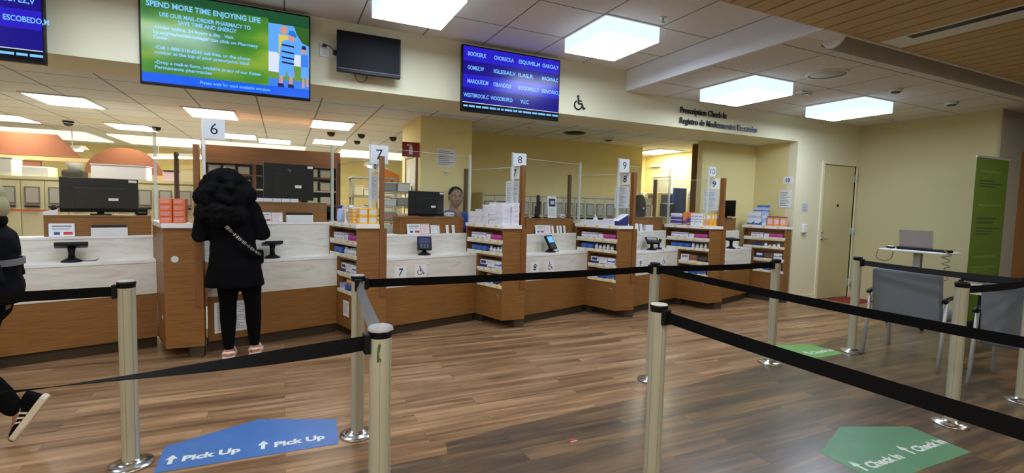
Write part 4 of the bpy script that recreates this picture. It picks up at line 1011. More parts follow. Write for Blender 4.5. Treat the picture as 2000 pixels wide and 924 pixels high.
# odds and ends on the riser tops
t = thing('desk_phone', 'black and white desk phone on the riser left of window six', 'phone', bayM(5) @ Vector((0.475, 0.335, RT[5])), BA)
b = nb(); prism(b, [(-0.045, 0), (0.045, 0), (0.045, 0.05), (-0.045, 0.025)], -0.07, 0.07, mt=UP); obj('phone_body', b, 'white_plastic', t)
b = nb(); tube(b, [(0.02, -0.07, 0.06), (0.02, -0.03, 0.075), (0.02, 0.03, 0.075), (0.02, 0.07, 0.06)], [0.022, 0.014, 0.014, 0.022], 10); obj('handset', b, 'black_plastic', t)
for k, x, c, l in ((5, 1.10, 'black_plastic', 'small dark label printer on the riser left of window six'), (7, 1.02, 'white_plastic', 'small white label printer beside the staff member'), (8, 1.02, 'white_plastic', 'small white label printer on the riser at window eight')):
    t = thing('label_printer', l, 'printer', bayM(k) @ Vector((x, 0.36, RT[k])), BA)
    b = nb(); bx(b, -0.045, 0.045, -0.05, 0.05, 0, 0.05 if k != 5 else 0.075, bev=0.012); obj('body', b, c, t)
    b = nb(); bx(b, -0.03, 0.03, -0.053, -0.05, 0.02, 0.028); obj('slot', b, 'grey_plastic', t)
for q in range(5):
    carton('paper_stack', 'white paper pads lined up on the riser of window six', 'white pads on the riser of window six', bayM(6), (0.49 + 0.085 * q, 0.275, RT[6]), (0.08, 0.034, 0.035), ('box_white', 'paper_grey'), 'none')
# ------------------------------------------------------------------ screens on the soffit
screen('scr_blue', (40, 28, 196)); screen('scr_navy', (24, 14, 132)); screen('scr_text', (126, 196, 255)); screen('scr_black', (4, 4, 10), 1.0)
screen('scr_band', (20, 96, 238)); screen('scr_dkgreen', (28, 78, 48)); screen('scr_white', (216, 226, 250)); screen('scr_sky', (96, 168, 246)); screen('scr_lime', (104, 150, 60)); screen('scr_yellow', (214, 200, 92))
screen('scr_skin', (206, 150, 140)); screen('scr_stripe', (30, 30, 90)); screen('scr_lake', (60, 130, 236)); screen('scr_leaf', (50, 96, 40)); screen('scr_helmet', (30, 120, 214))
m = screen('scr_green', (90, 150, 50))
nt = m.node_tree; tc = nt.nodes.new('ShaderNodeTexCoord'); mp = nt.nodes.new('ShaderNodeMapping'); mp.inputs['Scale'].default_value = (0.9, 1, 2.4); mp.inputs['Rotation'].default_value = (0, 0.5, 0)
n = N(nt, 'ShaderNodeTexNoise', Scale=1.3, Detail=2.0); r = nt.nodes.new('ShaderNodeValToRGB')
e = r.color_ramp.elements; e[0].position = 0.32; e[0].color = rgb(38, 96, 44); e[1].position = 0.66; e[1].color = rgb(150, 176, 62); q = e.new(0.5); q.color = rgb(78, 142, 44)
nt.links.new(tc.outputs['Object'], mp.inputs[0]); nt.links.new(mp.outputs[0], n.inputs['Vector']); nt.links.new(n.outputs['Fac'], r.inputs[0]); nt.links.new(r.outputs[0], nt.nodes['Principled BSDF'].inputs['Emission Color'])
def tv(label, x0, x1, z0, z1, y, bez=0.012, face='tv_black', cat='tv'):
    """Wall tv: origin at the lower left of its front; local x right, z up, front at local y = 0."""
    t = thing('wall_mounted_tv', label, cat, (x0, y, z0), 0)
    w, h = x1 - x0, z1 - z0
    b = nb(); bx(b, 0, w, 0, 0.045, 0, h, bev=0.004); obj('housing', b, face, t)
    b = nb(); bx(b, w * 0.35, w * 0.65, 0.045, FY - y, h * 0.3, h * 0.7); obj('wall_bracket', b, 'black_plastic', t)
    return t, w, h
def names_tv(label, x0, x1, rows, ticker=True):
    t, w, h = tv(label, x0, x1, 2.35, 3.022, 4.85)
    F = face_front(0, -0.0006, 0); T = face_front(0, -0.0012, 0)
    b = nb(); W0, W1 = 0.014, w - 0.012; B0, B1 = 0.018, h - 0.014; hh = B1 - B0
    vs = [1.0, 0.775, 0.565, 0.35, 0.115]
    for q in range(4): rect(b, W0, W1, B0 + hh * vs[q + 1], B0 + hh * vs[q], 0, F, q % 2)
    rect(b, W0, W1, B0, B0 + hh * 0.115, 0, F, 2); rect(b, W0, W1, B0 + hh * 0.112, B0 + hh * 0.122, 0.0003, F, 3)
    obj('screen', b, ['scr_blue', 'scr_navy', 'scr_black', 'scr_white'], t, normals=False)
    for q, r in enumerate(rows):
        zz = B0 + hh * ((vs[q] + vs[q + 1]) / 2 - 0.03)
        for c, s in enumerate(r):
            if not s.strip(): continue
            x = w * (0.055 + 0.25 * c) if len(r) == 4 else w * (0.02, 0.28, 0.58)[c]
            b = nb(); text(b, s.strip(), x, zz, 0.040, T, width=min(len(s) * 0.0255, 0.285), bold=0.02); obj('lettering', b, 'scr_text', t, normals=False)
    b = nb()
    rr = random.Random(3); x = W0 + 0.01
    while x < W1 - 0.05:
        l = rr.uniform(0.03, 0.10); rect(b, x, min(x + l, W1), B0 + hh * 0.045, B0 + hh * 0.075, 0, T); x += l + 0.012
    obj('ticker', b, 'scr_text', t, normals=False)
names_tv('purple screen listing names in rows, right of the blank tv', 1.653, 2.81, [['BOOKER,K', 'CHORECS,A', 'ESQUIVEL,M', 'GARCIA,Y'], ['GOMEZ,W', 'IGLESIAS,V', ' ILAS,R', 'MAGANA,C'], ['MARQUEZ,M', 'OBANDO,S', 'ROCKWELL,T', 'SENORIO,J'], ['WESTBROOK,C', 'WOODRUFF,D', 'YU,C']])
names_tv('purple screen cut by the left picture edge', -2.765, -1.607, [['', '', '', 'FLORES,A'], ['', '', 'HUERTA,C', 'LOPEZ,V'], ['', '', 'MORENO,S', 'ESCOBEDO,M'], ['', '', '']])
t, w, h = tv('large green advert screen with white text and a photo of runners', -1.035, 0.222, 2.288, 3.034, 4.85)
F = face_front(0, -0.0006, 0)
def uv(u, v): return (0.014 + u * (w - 0.026), h - 0.014 - v * (h - 0.034))
def R2(b, u0, v0, u1, v1, mi, z=0.0):
    a, c = uv(u0, v1), uv(u1, v0); rect(b, a[0], c[0], a[1], c[1], z, F, mi)
b = nb(); R2(b, 0, 0.09, 0.735, 0.895, 0); obj('screen', b, 'scr_green', t, normals=False)
b = nb(); R2(b, 0, 0, 1, 0.09, 0); R2(b, 0.735, 0.09, 1, 0.14, 0); R2(b, 0, 0.895, 1, 1, 1); obj('screen_bands', b, ['scr_dkgreen', 'scr_band'], t, normals=False)
b = nb(); R2(b, 0.735, 0.14, 1, 0.48, 0); R2(b, 0.735, 0.48, 1, 0.62, 1); R2(b, 0.735, 0.62, 1, 0.80, 2); R2(b, 0.735, 0.80, 1, 0.895, 3)
def poly(b, pts, mi, z): flat(b, [uv(*p) for p in pts][::-1], z, F, mi)
Z1, Z2, Z3 = 0.0003, 0.0006, 0.0009
poly(b, [(0.90, 0.14), (1.0, 0.14), (1.0, 0.36), (0.955, 0.33), (0.92, 0.24)], 4, Z1); poly(b, [(0.735, 0.6), (0.80, 0.6), (0.80, 0.72), (0.735, 0.72)], 1, Z1)
poly(b, [(0.80, 0.26), (0.86, 0.26), (0.88, 0.52), (0.80, 0.52)], 5, Z1); disc(b, uv(0.835, 0.2)[0], uv(0.835, 0.2)[1], 0.030, Z1, F, 6, ry=0.036); poly(b, [(0.755, 0.30), (0.80, 0.27), (0.80, 0.50), (0.775, 0.46)], 0, Z1)
poly(b, [(0.82, 0.34), (0.87, 0.30), (0.925, 0.34), (0.935, 0.46), (0.905, 0.47), (0.895, 0.62), (0.80, 0.62), (0.81, 0.44)], 7, Z2)
for v in (0.37, 0.45, 0.52, 0.58): poly(b, [(0.82, v), (0.90, v + 0.01), (0.90, v + 0.03), (0.82, v + 0.02)], 8, Z3)
poly(b, [(0.80, 0.62), (0.895, 0.62), (0.905, 0.76), (0.86, 0.76), (0.85, 0.68), (0.84, 0.77), (0.80, 0.77)], 0, Z3)
for u in (0.805, 0.87): poly(b, [(u, 0.76), (u + 0.022, 0.76), (u + 0.02, 0.87), (u - 0.005, 0.87)], 6, Z3); poly(b, [(u - 0.01, 0.85), (u + 0.025, 0.85), (u + 0.03, 0.895), (u - 0.012, 0.895)], 8, Z3 + 0.0002)
disc(b, uv(0.885, 0.28)[0], uv(0.885, 0.28)[1], 0.028, Z3, F, 6, ry=0.036); poly(b, [(0.862, 0.25), (0.87, 0.20), (0.90, 0.195), (0.915, 0.24), (0.912, 0.275)], 9, Z3 + 0.0002)
poly(b, [(0.945, 0.48), (0.975, 0.46), (0.998, 0.48), (0.998, 0.62), (0.945, 0.62)], 10, Z2); poly(b, [(0.945, 0.62), (0.998, 0.62), (0.998, 0.76), (0.945, 0.76)], 7, Z2)
disc(b, uv(0.965, 0.42)[0], uv(0.965, 0.42)[1], 0.022, Z2, F, 6, ry=0.03); poly(b, [(0.948, 0.40), (0.955, 0.36), (0.975, 0.36), (0.983, 0.41)], 8, Z3); poly(b, [(0.955, 0.76), (0.97, 0.76), (0.97, 0.88), (0.95, 0.88)], 6, Z2); poly(b, [(0.98, 0.76), (0.995, 0.76), (0.995, 0.86), (0.98, 0.86)], 6, Z2)
obj('screen_photo', b, ['scr_sky', 'scr_white', 'scr_lime', 'scr_lake', 'scr_leaf', 'scr_yellow', 'scr_skin', 'scr_sky', 'scr_stripe', 'scr_helmet', 'scr_lake'], t, normals=False)
T = face_front(0, -0.0016, 0)
def TX(s, u0, u1, v, hgt, bold=0.03): a = uv(u0, v); b = nb(); text(b, s, a[0], a[1], hgt, T, width=(u1 - u0) * (w - 0.026), bold=bold); obj('lettering', b, 'scr_text', t, normals=False)
TX('SPEND MORE TIME ENJOYING LIFE', 0.03, 0.685, 0.165, 0.043); TX('USE OUR MAIL-ORDER PHARMACY TO', 0.10, 0.625, 0.262, 0.032); TX('SAVE TIME AND ENERGY', 0.20, 0.54, 0.325, 0.032)
TX('-Order online, 24 hours a day.  Visit', 0.065, 0.52, 0.40, 0.026); TX('kp.org/myhealthmanager can click on Pharmacy', 0.065, 0.67, 0.46, 0.026); TX('Center.', 0.065, 0.15, 0.515, 0.026)
TX('-Call 1-888-218-6245 toll free, or the phone', 0.07, 0.62, 0.625, 0.026); TX('number at the top of your prescription label', 0.07, 0.61, 0.68, 0.026)
TX('-Drop a mail-in form, available at any of our Kaiser', 0.07, 0.69, 0.79, 0.026); TX('Permanente pharmacies', 0.07, 0.39, 0.845, 0.026)
TX('Please wait for next available window', 0.32, 0.745, 0.965, 0.026, 0.01)
t, w, h = tv('blank black tv between the green advert and the purple name screen', 0.443, 1.02, 2.575, 2.945, 4.80, face='tv_black')
b = nb(); bx(b, 0.012, w - 0.012, -0.0008, 0, 0.035, h - 0.012); obj('screen', b, 'tv_glass_off', t)
b = nb(); bx(b, 0.004, w - 0.004, -0.003, 0, 0.028, 0.033); obj('bezel_line', b, 'grey_plastic', t)
b = nb(); tube(b, spline([(0.16, 0.05, 0.02), (0.17, 0.06, -0.03), (0.22, 0.07, -0.062), (0.27, 0.06, -0.03), (0.27, 0.05, 0.02)], 8), 0.004, 6); obj('cable_loop', b, 'cable_black', t)
for q, (x, l) in enumerate(((0.345, 'white wall outlet plate left of the blank tv, farther from it'), (0.435, 'white wall outlet plate touching the blank tv'))):
    t = thing('wall_outlet', l, 'outlet', (x, FY, 2.72))
    b = nb(); bx(b, -0.042, 0.042, -0.008, 0, 0, 0.125, bev=0.003); obj('plate', b, 'white_plastic', t)
    b = nb(); bx(b, -0.02, 0.02, -0.0095, -0.008, 0.02, 0.055); bx(b, -0.02, 0.02, -0.0095, -0.008, 0.07, 0.105); obj('socket', b, 'paper_grey', t)
t = thing('plug_cable', 'black cable with plugs between the wall outlets and the blank tv', 'cable', (0.345, FY - 0.01, 2.82))
b = nb(); tube(b, spline([(0.0, -0.02, 0.0), (0.04, -0.05, -0.01), (0.09, -0.04, -0.06), (0.13, -0.03, -0.09)], 8), 0.004, 6); tube(b, spline([(0.09, -0.03, -0.05), (0.11, -0.05, -0.035), (0.15, -0.05, -0.035)], 6), 0.005, 6); obj('cord', b, 'cable_black', t)
b = nb(); bx(b, -0.018, 0.018, -0.03, 0, -0.012, 0.012, bev=0.004); bx(b, 0.075, 0.105, -0.045, 0, -0.075, -0.035, bev=0.006); obj('plug', b, 'cable_black', t)
# raised lettering on the soffit
o = thing('wall_lettering', None, None, (4.675, FY - 0.013, 2.515))
b = nb(); text(b, 'Prescription Check-In', 0, 0.135, 0.078, UP, width=0.83, bold=0.012, depth=0.012); obj('lettering', b, 'letter_dark', o)
b = nb(); text(b, 'Registro de Medicamentos Recetados', 0, 0, 0.078, UP, width=1.45, bold=0.012, depth=0.012); obj('lettering', b, 'letter_dark', o); tag(o, 'dark raised lettering about prescription check-in on the cream soffit', 'sign')
b = nb(); wheelchair(b, 0, 0, 0.165, 0.0, UP, 0, 0.010)
o = obj('wheelchair_symbol', b, 'letter_dark', None, (3.055, FY - 0.011, 2.527)); tag(o, 'dark raised wheelchair symbol on the soffit beside the name screen', 'sign')
# ------------------------------------------------------------------ queue posts and belts
def stanchion(x, y, label, clips, cap='cap_black', h=0.965, sticker=False):
    t = thing('queue_post', label, 'queue post', (x, y, 0), 0, None)
    b = nb(); lathe(b, [(0, 0), (0.100, 0), (0.102, 0.006), (0.098, 0.012), (0.075, 0.020), (0.045, 0.027), (0.045, 0.034), (0, 0.034)], seg=40); obj('base', b, 'chrome', t)
    b = nb(); lathe(b, [(0.0375, 0.034), (0.0375, h - 0.035)], seg=40)
    for a in (0.3, 1.3, 2.3, 3.4, 4.5, 5.5):
        box(b, (0.0372 * math.cos(a), 0.0372 * math.sin(a), h / 2), (0.0016, 0.0032, h - 0.075), 1, a)
    obj('post', b, ['satin_metal', 'seam_metal'], t)
    b = nb(); lathe(b, [(0.0365, h - 0.036), (0.0378, h - 0.035), (0.0378, h - 0.022), (0.0400, h - 0.020), (0.0405, h - 0.008), (0.0390, h - 0.004), (0, h - 0.004)], seg=40); obj('head_ring', b, 'cap_black', t)
    b = nb()
    if cap == 'cap_grey':
        # tape wrapped roughly over the top
        lathe(b, [(0.0432, h - 0.010), (0.0435, h - 0.002), (0.036, h + 0.004), (0.014, h + 0.008), (0, h + 0.006)], seg=26)
        for v in b.verts: v.co.z += random.uniform(-0.002, 0.002); v.co.x *= random.uniform(0.97, 1.04)
    else: lathe(b, [(0.0385, h - 0.004), (0.036, h), (0, h)], seg=32)
    obj('cap', b, cap, t)
    for a in clips:
        b = nb(); bx(b, 0.036, 0.058, -0.021, 0.021, h - 0.088, h - 0.018, bev=0.004, mt=Matrix.Rotation(a, 4, 'Z')); obj('belt_clip', b, 'cap_black', t)
    if sticker:
        b = nb(); a0 = math.atan2(-y, -x); r = 0.0384
        P = [(-0.10, 0.0), (0.26, 0.0), (0.30, 0.011), (0.10, 0.016), (0.06, 0.03), (0.20, 0.048), (0.24, 0.062), (0.05, 0.066), (-0.06, 0.05), (-0.12, 0.02)]
        f = b.faces.new([b.verts.new((r * math.cos(a0 - 0.2 + u), r * math.sin(a0 - 0.2 + u), h - 0.115 + v)) for u, v in P])
        obj('torn_label', b, 'banner_dark', t, normals=False)
    return t
LZ = 0.912
def belt(p0, p1, label, m='belt_black', w=0.05, tw=(0, 0), sag=0.008, n=28, mid=None):
    a, c = Vector(p0), Vector(p1); d = (c - a).normalized(); s = d.cross(Vector((0, 0, 1))).normalized(); up = s.cross(d)
    o3 = (a + c) / 2
    b = nb(); rows = []
    for k in range(n + 1):
        t = k / n; q = tw[0] + (tw[1] - tw[0]) * t
        if mid: q = PI / 2 * (t / mid) ** 0.8 if t < mid else PI / 2 * (1 + (t - mid) / 0.75)
        p = a.lerp(c, t) + Vector((0, 0, -sag * 4 * t * (1 - t))) - o3
        e = up * math.cos(q) + s * math.sin(q); f = d.cross(e) * 0.0009
        rows.append([b.verts.new(p + e * w / 2 + f), b.verts.new(p - e * w / 2 + f), b.verts.new(p - e * w / 2 - f), b.verts.new(p + e * w / 2 - f)])
    for r0, r1 in zip(rows, rows[1:]):
        for k in range(4): b.faces.new((r0[k], r0[(k + 1) % 4], r1[(k + 1) % 4], r1[k]))
    b.faces.new(rows[0][::-1]); b.faces.new(rows[-1])
    o = obj('retractable_belt', b, m, None, o3); tag(o, label, 'belt')
    return o
P1, P2, P3, P4 = (-0.726, 3.046), (0.392, 2.955), (0.302, 1.703), (1.552, 1.712)
P5, P6, P7, P8, P9 = (2.700, 3.045), (4.062, 2.99), (5.208, 2.945), (4.06, 1.640), (5.09, 1.640)
def ang(p, q): return math.atan2(q[1] - p[1], q[0] - p[0])
E3, E1, E5, E4 = (-1.15, 1.660), (-2.6, 3.05), (2.86, 0.25), (1.59, 0.10)
stanchion(*P1, 'silver queue post on the left, beside the blue pick-up floor sign', [ang(P1, E1)], 'cap_silver')
stanchion(*P2, 'silver queue post right of the blue sign, behind the taped post', [ang(P2, P5), ang(P2, P3)], 'cap_silver')
stanchion(*P3, 'near silver queue post with a grey taped top and torn label', [ang(P3, E3), ang(P3, P2)], 'cap_grey', sticker=True)
stanchion(*P4, 'near silver queue post with a pale cap in the middle', [ang(P4, E4)], 'cap_cream')
stanchion(*P5, 'silver queue post straight behind the pale-capped post', [ang(P5, P2), ang(P5, P6), ang(P5, E5)])
stanchion(*P6, 'silver queue post in front of the farthest display unit', [ang(P6, P5)])
stanchion(*P7, 'silver queue post beside the grey chair and pale green floor sign', [ang(P7, P9)])
stanchion(*P8, 'silver queue post in front of the two grey chairs', [ang(P8, P9)])
stanchion(*P9, 'silver queue post at the right edge, only its base in view', [ang(P9, P8), ang(P9, P7)])
def cl(p, q, z=LZ, r=0.056): a = ang(p, q); return (p[0] + r * math.cos(a), p[1] + r * math.sin(a), z)
belt(cl(P1, E1), (*E1, LZ - 0.01), 'black belt running off left from the left queue post')
belt(cl(P2, P5), cl(P5, P2), 'black belt in front of windows seven and eight')
belt(cl(P2, P3), cl(P3, P2), 'grey faded belt running towards the taped post', 'belt_grey', 0.05, (math.radians(-25), math.radians(-62)), 0.006)
belt(cl(P3, E3), (*E3, LZ - 0.03), 'black twisted belt crossing low left from the taped post', sag=0.015, mid=0.44)
belt(cl(P5, P6), cl(P6, P5), 'black belt in front of windows nine and ten')
belt(cl(P5, E5), (*E5, LZ - 0.03), 'long black belt from behind the pale-capped post across the grey chairs', sag=0.02)
belt(cl(P4, E4), (*E4, LZ - 0.01), 'wide near black belt from the pale-capped post to lower right', sag=0.008)
belt(cl(P7, P9), cl(P9, P7), 'worn dark belt passing in front of the laptop cart', 'belt_worn')
belt(cl(P8, P9), cl(P9, P8), 'short black belt beside the second grey chair at right edge')
# ------------------------------------------------------------------ floor signs
def decal(label, pts, m, texts, base=(0, 0)):
    t = thing('floor_sign', label, 'floor sign', (base[0], base[1], 0.0), 0)
    b = nb(); prism(b, [(x - base[0], y - base[1]) for x, y in pts], 0.0014, 0.0022); obj('film', b, m, t)
    for kind, s, x, y, h, wd in texts:
        b = nb()
        if kind == 'a': arrow(b, x - base[0], y - base[1], wd, h, 0.0027)
        else: text(b, s, x - base[0], y - base[1], h, Matrix.Translation((0, 0, 0.0027)), width=wd, bold=0.045)
        obj('arrow' if kind == 'a' else 'lettering', b, 'decal_white', t, normals=False)
    return t
decal('blue pick-up floor sign with white arrows by the left queue posts', [(-0.609, 3.20), (-0.603, 2.905), (0.278, 2.875), (0.297, 3.213), (-0.152, 3.39)], 'decal_blue',
      [('a', '', -0.578, 2.975, 0.10, 0.058), ('t', 'Pick Up', -0.497, 2.984, 0.058, 0.272), ('a', '', -0.142, 2.968, 0.10, 0.058), ('t', 'Pick Up', -0.056, 2.970, 0.058, 0.268)], (-0.16, 3.1))
decal('dark green check-in floor sign lying nearest the camera', [(2.832, 1.731), (2.794, 1.39), (3.69, 1.382), (3.742, 1.72), (3.297, 1.899)], 'decal_green',
      [('a', '', 2.85, 1.497, 0.105, 0.055), ('t', 'Check In', 2.928, 1.500, 0.058, 0.31), ('a', '', 3.318, 1.500, 0.105, 0.055), ('t', 'Check In', 3.395, 1.503, 0.058, 0.31)], (3.27, 1.6))
decal('pale green check-in floor sign between the two far queue posts', [(4.17, 3.23), (4.19, 2.92), (5.075, 2.93), (5.04, 3.26), (4.62, 3.40)], 'decal_green_pale',
      [('a', '', 4.24, 3.02, 0.105, 0.065), ('t', 'Check In', 4.31, 3.023, 0.060, 0.31), ('a', '', 4.68, 3.02, 0.105, 0.065), ('t', 'Check In', 4.75, 3.023, 0.060, 0.31)], (4.62, 3.1))
b = nb(); flat(b, [(-0.022, -0.012), (0.02, -0.014), (0.022, 0.004), (0.004, 0.006), (0.012, 0.02), (-0.014, 0.018)], 0.0022); flat(b, [(-0.026, -0.026), (0.024, -0.022), (0.022, -0.016), (-0.024, -0.019)], 0.0022, None, 1)
o = obj('paper_scrap', b, ['ink_red', 'paper'], None, (1.56, 2.41, 0), normals=False); tag(o, 'small red and white paper scrap on the dark floor', 'scrap')
# ------------------------------------------------------------------ chairs
def chair(label, x, y, rz):
    t = thing('waiting_chair', label, 'chair', (x, y, 0), rz, 'grey waiting chairs')
    b = nb(); T = Matrix.Translation((0, -0.245, 0.635)) @ Matrix.Rotation(math.radians(8), 4, 'X'); bx(b, -0.28, 0.28, -0.030, 0.030, -0.30, 0.225, bev=0.024, mt=T)
    for f in b.faces: f.smooth = True
    obj('backrest', b, 'chair_fabric', t)
    b = nb(); bx(b, -0.265, 0.265, -0.032, -0.0285, -0.20, 0.19, bev=0.0015, mt=T); obj('back_shell', b, 'chair_shell', t)
    b = nb(); bx(b, -0.265, 0.265, -0.22, 0.27, 0.39, 0.475, bev=0.03)
    for f in b.faces: f.smooth = True
    obj('seat', b, 'chair_fabric', t)
    b = nb(); bx(b, -0.29, 0.29, -0.22, -0.19, 0.355, 0.385); bx(b, -0.29, 0.29, 0.18, 0.21, 0.355, 0.385); bx(b, -0.25, -0.22, -0.19, 0.18, 0.36, 0.385); bx(b, 0.22, 0.25, -0.19, 0.18, 0.36, 0.385); obj('seat_frame', b, 'chair_metal', t)
    for s in (-1, 1):
        b = nb(); tube(b, [(s * 0.305, -0.31, 0.0), (s * 0.305, -0.255, 0.37), (s * 0.305, -0.225, 0.61)], [0.020, 0.020, 0.018], 12, flat=(0.75, 1.1)); obj('leg', b, 'chair_metal', t)
        b = nb(); tube(b, [(s * 0.305, 0.27, 0.0), (s * 0.305, 0.235, 0.37), (s * 0.305, 0.215, 0.61)], [0.020, 0.020, 0.018], 12, flat=(0.75, 1.1)); obj('leg', b, 'chair_metal', t)
        b = nb(); tube(b, spline([(s * 0.305, -0.27, 0.605), (s * 0.305, -0.2, 0.632), (s * 0.305, 0.1, 0.640), (s * 0.305, 0.25, 0.622)], 5), 0.024, 12, flat=(1.0, 0.6)); obj('armrest', b, 'black_plastic', t)
    return t
chair('grey upholstered chair in front of the laptop cart', 5.685, 2.645, math.radians(6 - 90))
chair('grey upholstered chair cut by the right picture edge', 5.53, 1.73, math.radians(5 - 90))
# small dark-framed table beyond the chairs
t = thing('side_table', 'small dark-rimmed table behind the grey chairs', 'table', (6.95, 2.43, 0))
b = nb(); bx(b, -0.24, 0.24, -0.3, 0.3, 0.70, 0.73, bev=0.008); obj('table_top', b, 'black_plastic', t)
b = nb(); bx(b, -0.21, 0.21, -0.27, 0.27, 0.56, 0.70); obj('apron', b, 'shelf_white', t)
for sx in (-1, 1):
    for sy in (-1, 1):
        b = nb(); bx(b, sx * 0.235 - 0.018, sx * 0.235 + 0.018, sy * 0.295 - 0.018, sy * 0.295 + 0.018, 0, 0.70); obj('leg', b, 'black_plastic', t)
# laptop cart
t = thing('laptop_cart', 'slim grey rolling cart carrying a laptop by the cream wall', 'cart', (7.2, 3.37, 0))
b = nb(); bx(b, -0.20, 0.20, -0.35, 0.35, 0.935, 0.958, bev=0.008); obj('tray', b, 'white_plastic', t)
b = nb(); bx(b, -0.022, 0.022, -0.03, 0.03, 0.05, 0.62); obj('lower_column', b, 'chair_metal', t)
b = nb(); bx(b, -0.03, 0.03, -0.04, 0.04, 0.60, 0.935, bev=0.006); obj('column', b, 'cart_grey', t)
b = nb(); lathe(b, [(0.055, 0.60), (0.058, 0.61), (0.058, 0.65), (0.055, 0.66)], seg=20); obj('height_collar', b, 'black_plastic', t)
for q in range(4):
    a = PI / 4 + q * PI / 2
    b = nb(); tube(b, [(0, 0, 0.075), (0.26 * math.cos(a), 0.26 * math.sin(a), 0.065)], [0.028, 0.018], 10); lg = obj('base_leg', b, 'cart_grey', t)
    b = nb(); lathe(b, [(0, -0.012), (0.03, -0.012), (0.03, 0.012), (0, 0.012)], seg=16, mt=Matrix.Translation((0.26 * math.cos(a), 0.26 * math.sin(a), 0.03)) @ Matrix.Rotation(PI / 2, 4, 'X')); obj('caster', b, 'black_plastic', lg)
t = thing('laptop', 'open rose-grey laptop seen from behind on the cart', 'laptop', (7.19, 3.385, 0.958))
b = nb(); bx(b, -0.02, 0.19, -0.175, 0.175, 0, 0.018, bev=0.004); obj('keyboard_base', b, 'black_plastic', t)
b = nb(); bx(b, -0.075, -0.03, -0.19, 0.19, 0, 0.034, bev=0.006); obj('dock', b, 'black_plastic', t)
b = nb(); T = Matrix.Translation((-0.022, 0, 0.018)) @ Matrix.Rotation(math.radians(-8), 4, 'Y'); bx(b, -0.006, 0.0, -0.18, 0.18, 0.006, 0.236, bev=0.002, mt=T); lid = obj('lid', b, 'laptop_shell', t)
b = nb(); bx(b, 0.0002, 0.001, -0.165, 0.165, 0.02, 0.22, mt=T); obj('screen_face', b, 'tv_glass_off', lid)
t = thing('card_reader', 'black card reader on the right end of the laptop cart', 'reader', (7.15, 3.11, 0.958))
b = nb(); bx(b, -0.06, 0.06, -0.09, 0.09, 0, 0.03, bev=0.008); obj('body', b, 'black_plastic', t)
b = nb(); bx(b, -0.03, 0.03, -0.06, 0.06, 0.03, 0.032); obj('button_pad', b, 'grey_plastic', t)
t = thing('computer_mouse', 'black and white mouse on the left end of the laptop cart', 'mouse', (7.12, 3.64, 0.958))
b = nb(); ball(b, (0, 0, 0.016), (0.035, 0.055, 0.018)); obj('mouse_body', b, 'black_plastic', t)
b = nb(); ball(b, (0, 0, 0.028), (0.028, 0.045, 0.010)); obj('mouse_top', b, 'white_plastic', t)
for l, pts in (('pale cable looping under the left end of the laptop cart', [(7.1, 3.70, 0.955), (7.05, 3.745, 0.93), (7.05, 3.76, 0.83), (7.06, 3.68, 0.80), (7.06, 3.60, 0.83), (7.08, 3.59, 0.925)]),
               ('coiled pale cable hanging from the right end of the laptop cart', [(7.1, 3.06, 0.985)] + [(7.07 + 0.02 * math.sin(q * 1.9), 3.02 - 0.045 * math.sin(q * 2.3), 0.96 - 0.026 * q) for q in range(14)])):
    o = obj('cable', tube(nb(), [Vector(p) - Vector((7.1, 3.4, 0.9)) for p in spline(pts, 6)], 0.0055, 6), 'cable_tan', None, (7.1, 3.4, 0.9)); tag(o, l, 'cable')
# green banner
t = thing('roll_up_banner', 'tall green roll-up banner at the end of the cream wall', 'banner', (8.10, 3.08, 0))
b = nb(); bx(b, -0.43, 0.43, -0.09, 0.09, 0.0, 0.075, bev=0.015); obj('base', b, 'black_plastic', t)
b = nb(); bx(b, -0.41, 0.41, -0.012, -0.009, 0.07, 2.13); obj('graphic', b, 'banner_green', t)
b = nb(); F = face_front(0, -0.0126, 0)
rr = random.Random(12)
for z0, z1, n, mi in ((1.93, 1.99, 1, 1), (1.76, 1.86, 3, 0), (1.52, 1.56, 1, 1), (1.30, 1.40, 2, 0), (1.16, 1.27, 3, 0), (0.86, 0.92, 1, 1), (0.70, 0.78, 2, 1)):
    lines(b, -0.30, 0.32, z0, z1, n, 0, F, mi, 0.55, int(z0 * 100))
obj('print', b, ['banner_dark', 'banner_pale'], t, normals=False)
b = nb(); bx(b, -0.42, 0.42, -0.018, 0.002, 2.125, 2.15); obj('top_rail', b, 'chair_metal', t)
b = nb(); tube(b, [(0, 0.03, 0.07), (0, 0.012, 2.14)], 0.009, 8); obj('pole', b, 'chair_metal', t)
# ------------------------------------------------------------------ inside the pharmacy
def cabinet(x, y, w, h, n, label, group, d=0.38):
    t = thing('dispensing_cabinet', label, 'cabinet', (x, y, 0), 0, group)
    b = nb(); bx(b, 0, w, 0.02, d, 0, h); bx(b, -0.004, w + 0.004, -0.005, d, h, h + 0.03); obj('carcass', b, 'cabinet_cream', t)
    p = w / n
    for q in range(n):
        x0 = q * p
        b = nb(); bx(b, x0 + 0.004, x0 + p - 0.004, 0.0, 0.02, 0.08, h - 0.02, bev=0.003); dr = obj('door', b, 'cabinet_cream', t)
        b = nb(); cx = x0 + p / 2; bx(b, cx - 0.068, cx + 0.068, -0.012, 0.0, h - 0.285, h - 0.085); obj('card_holder', b, 'holder_grey', dr)
        b = nb(); bx(b, cx - 0.055, cx + 0.055, -0.0135, -0.012, h - 0.27, h - 0.10); obj('card', b, 'card_grey', dr)
        b = nb(); bx(b, cx - 0.065, cx + 0.065, -0.03, 0.0, h - 0.325, h - 0.305); obj('handle', b, 'black_plastic', dr)
    return t
LN = ['first', 'second', 'third', 'fourth', 'fifth', 'sixth']
for q in range(4): cabinet(-3.60 + 0.64 * q, 7.5, 0.635, 1.55, 3, LN[q] + ' cream cabinet from the left behind the left counter', 'cream cabinets behind the left counters')
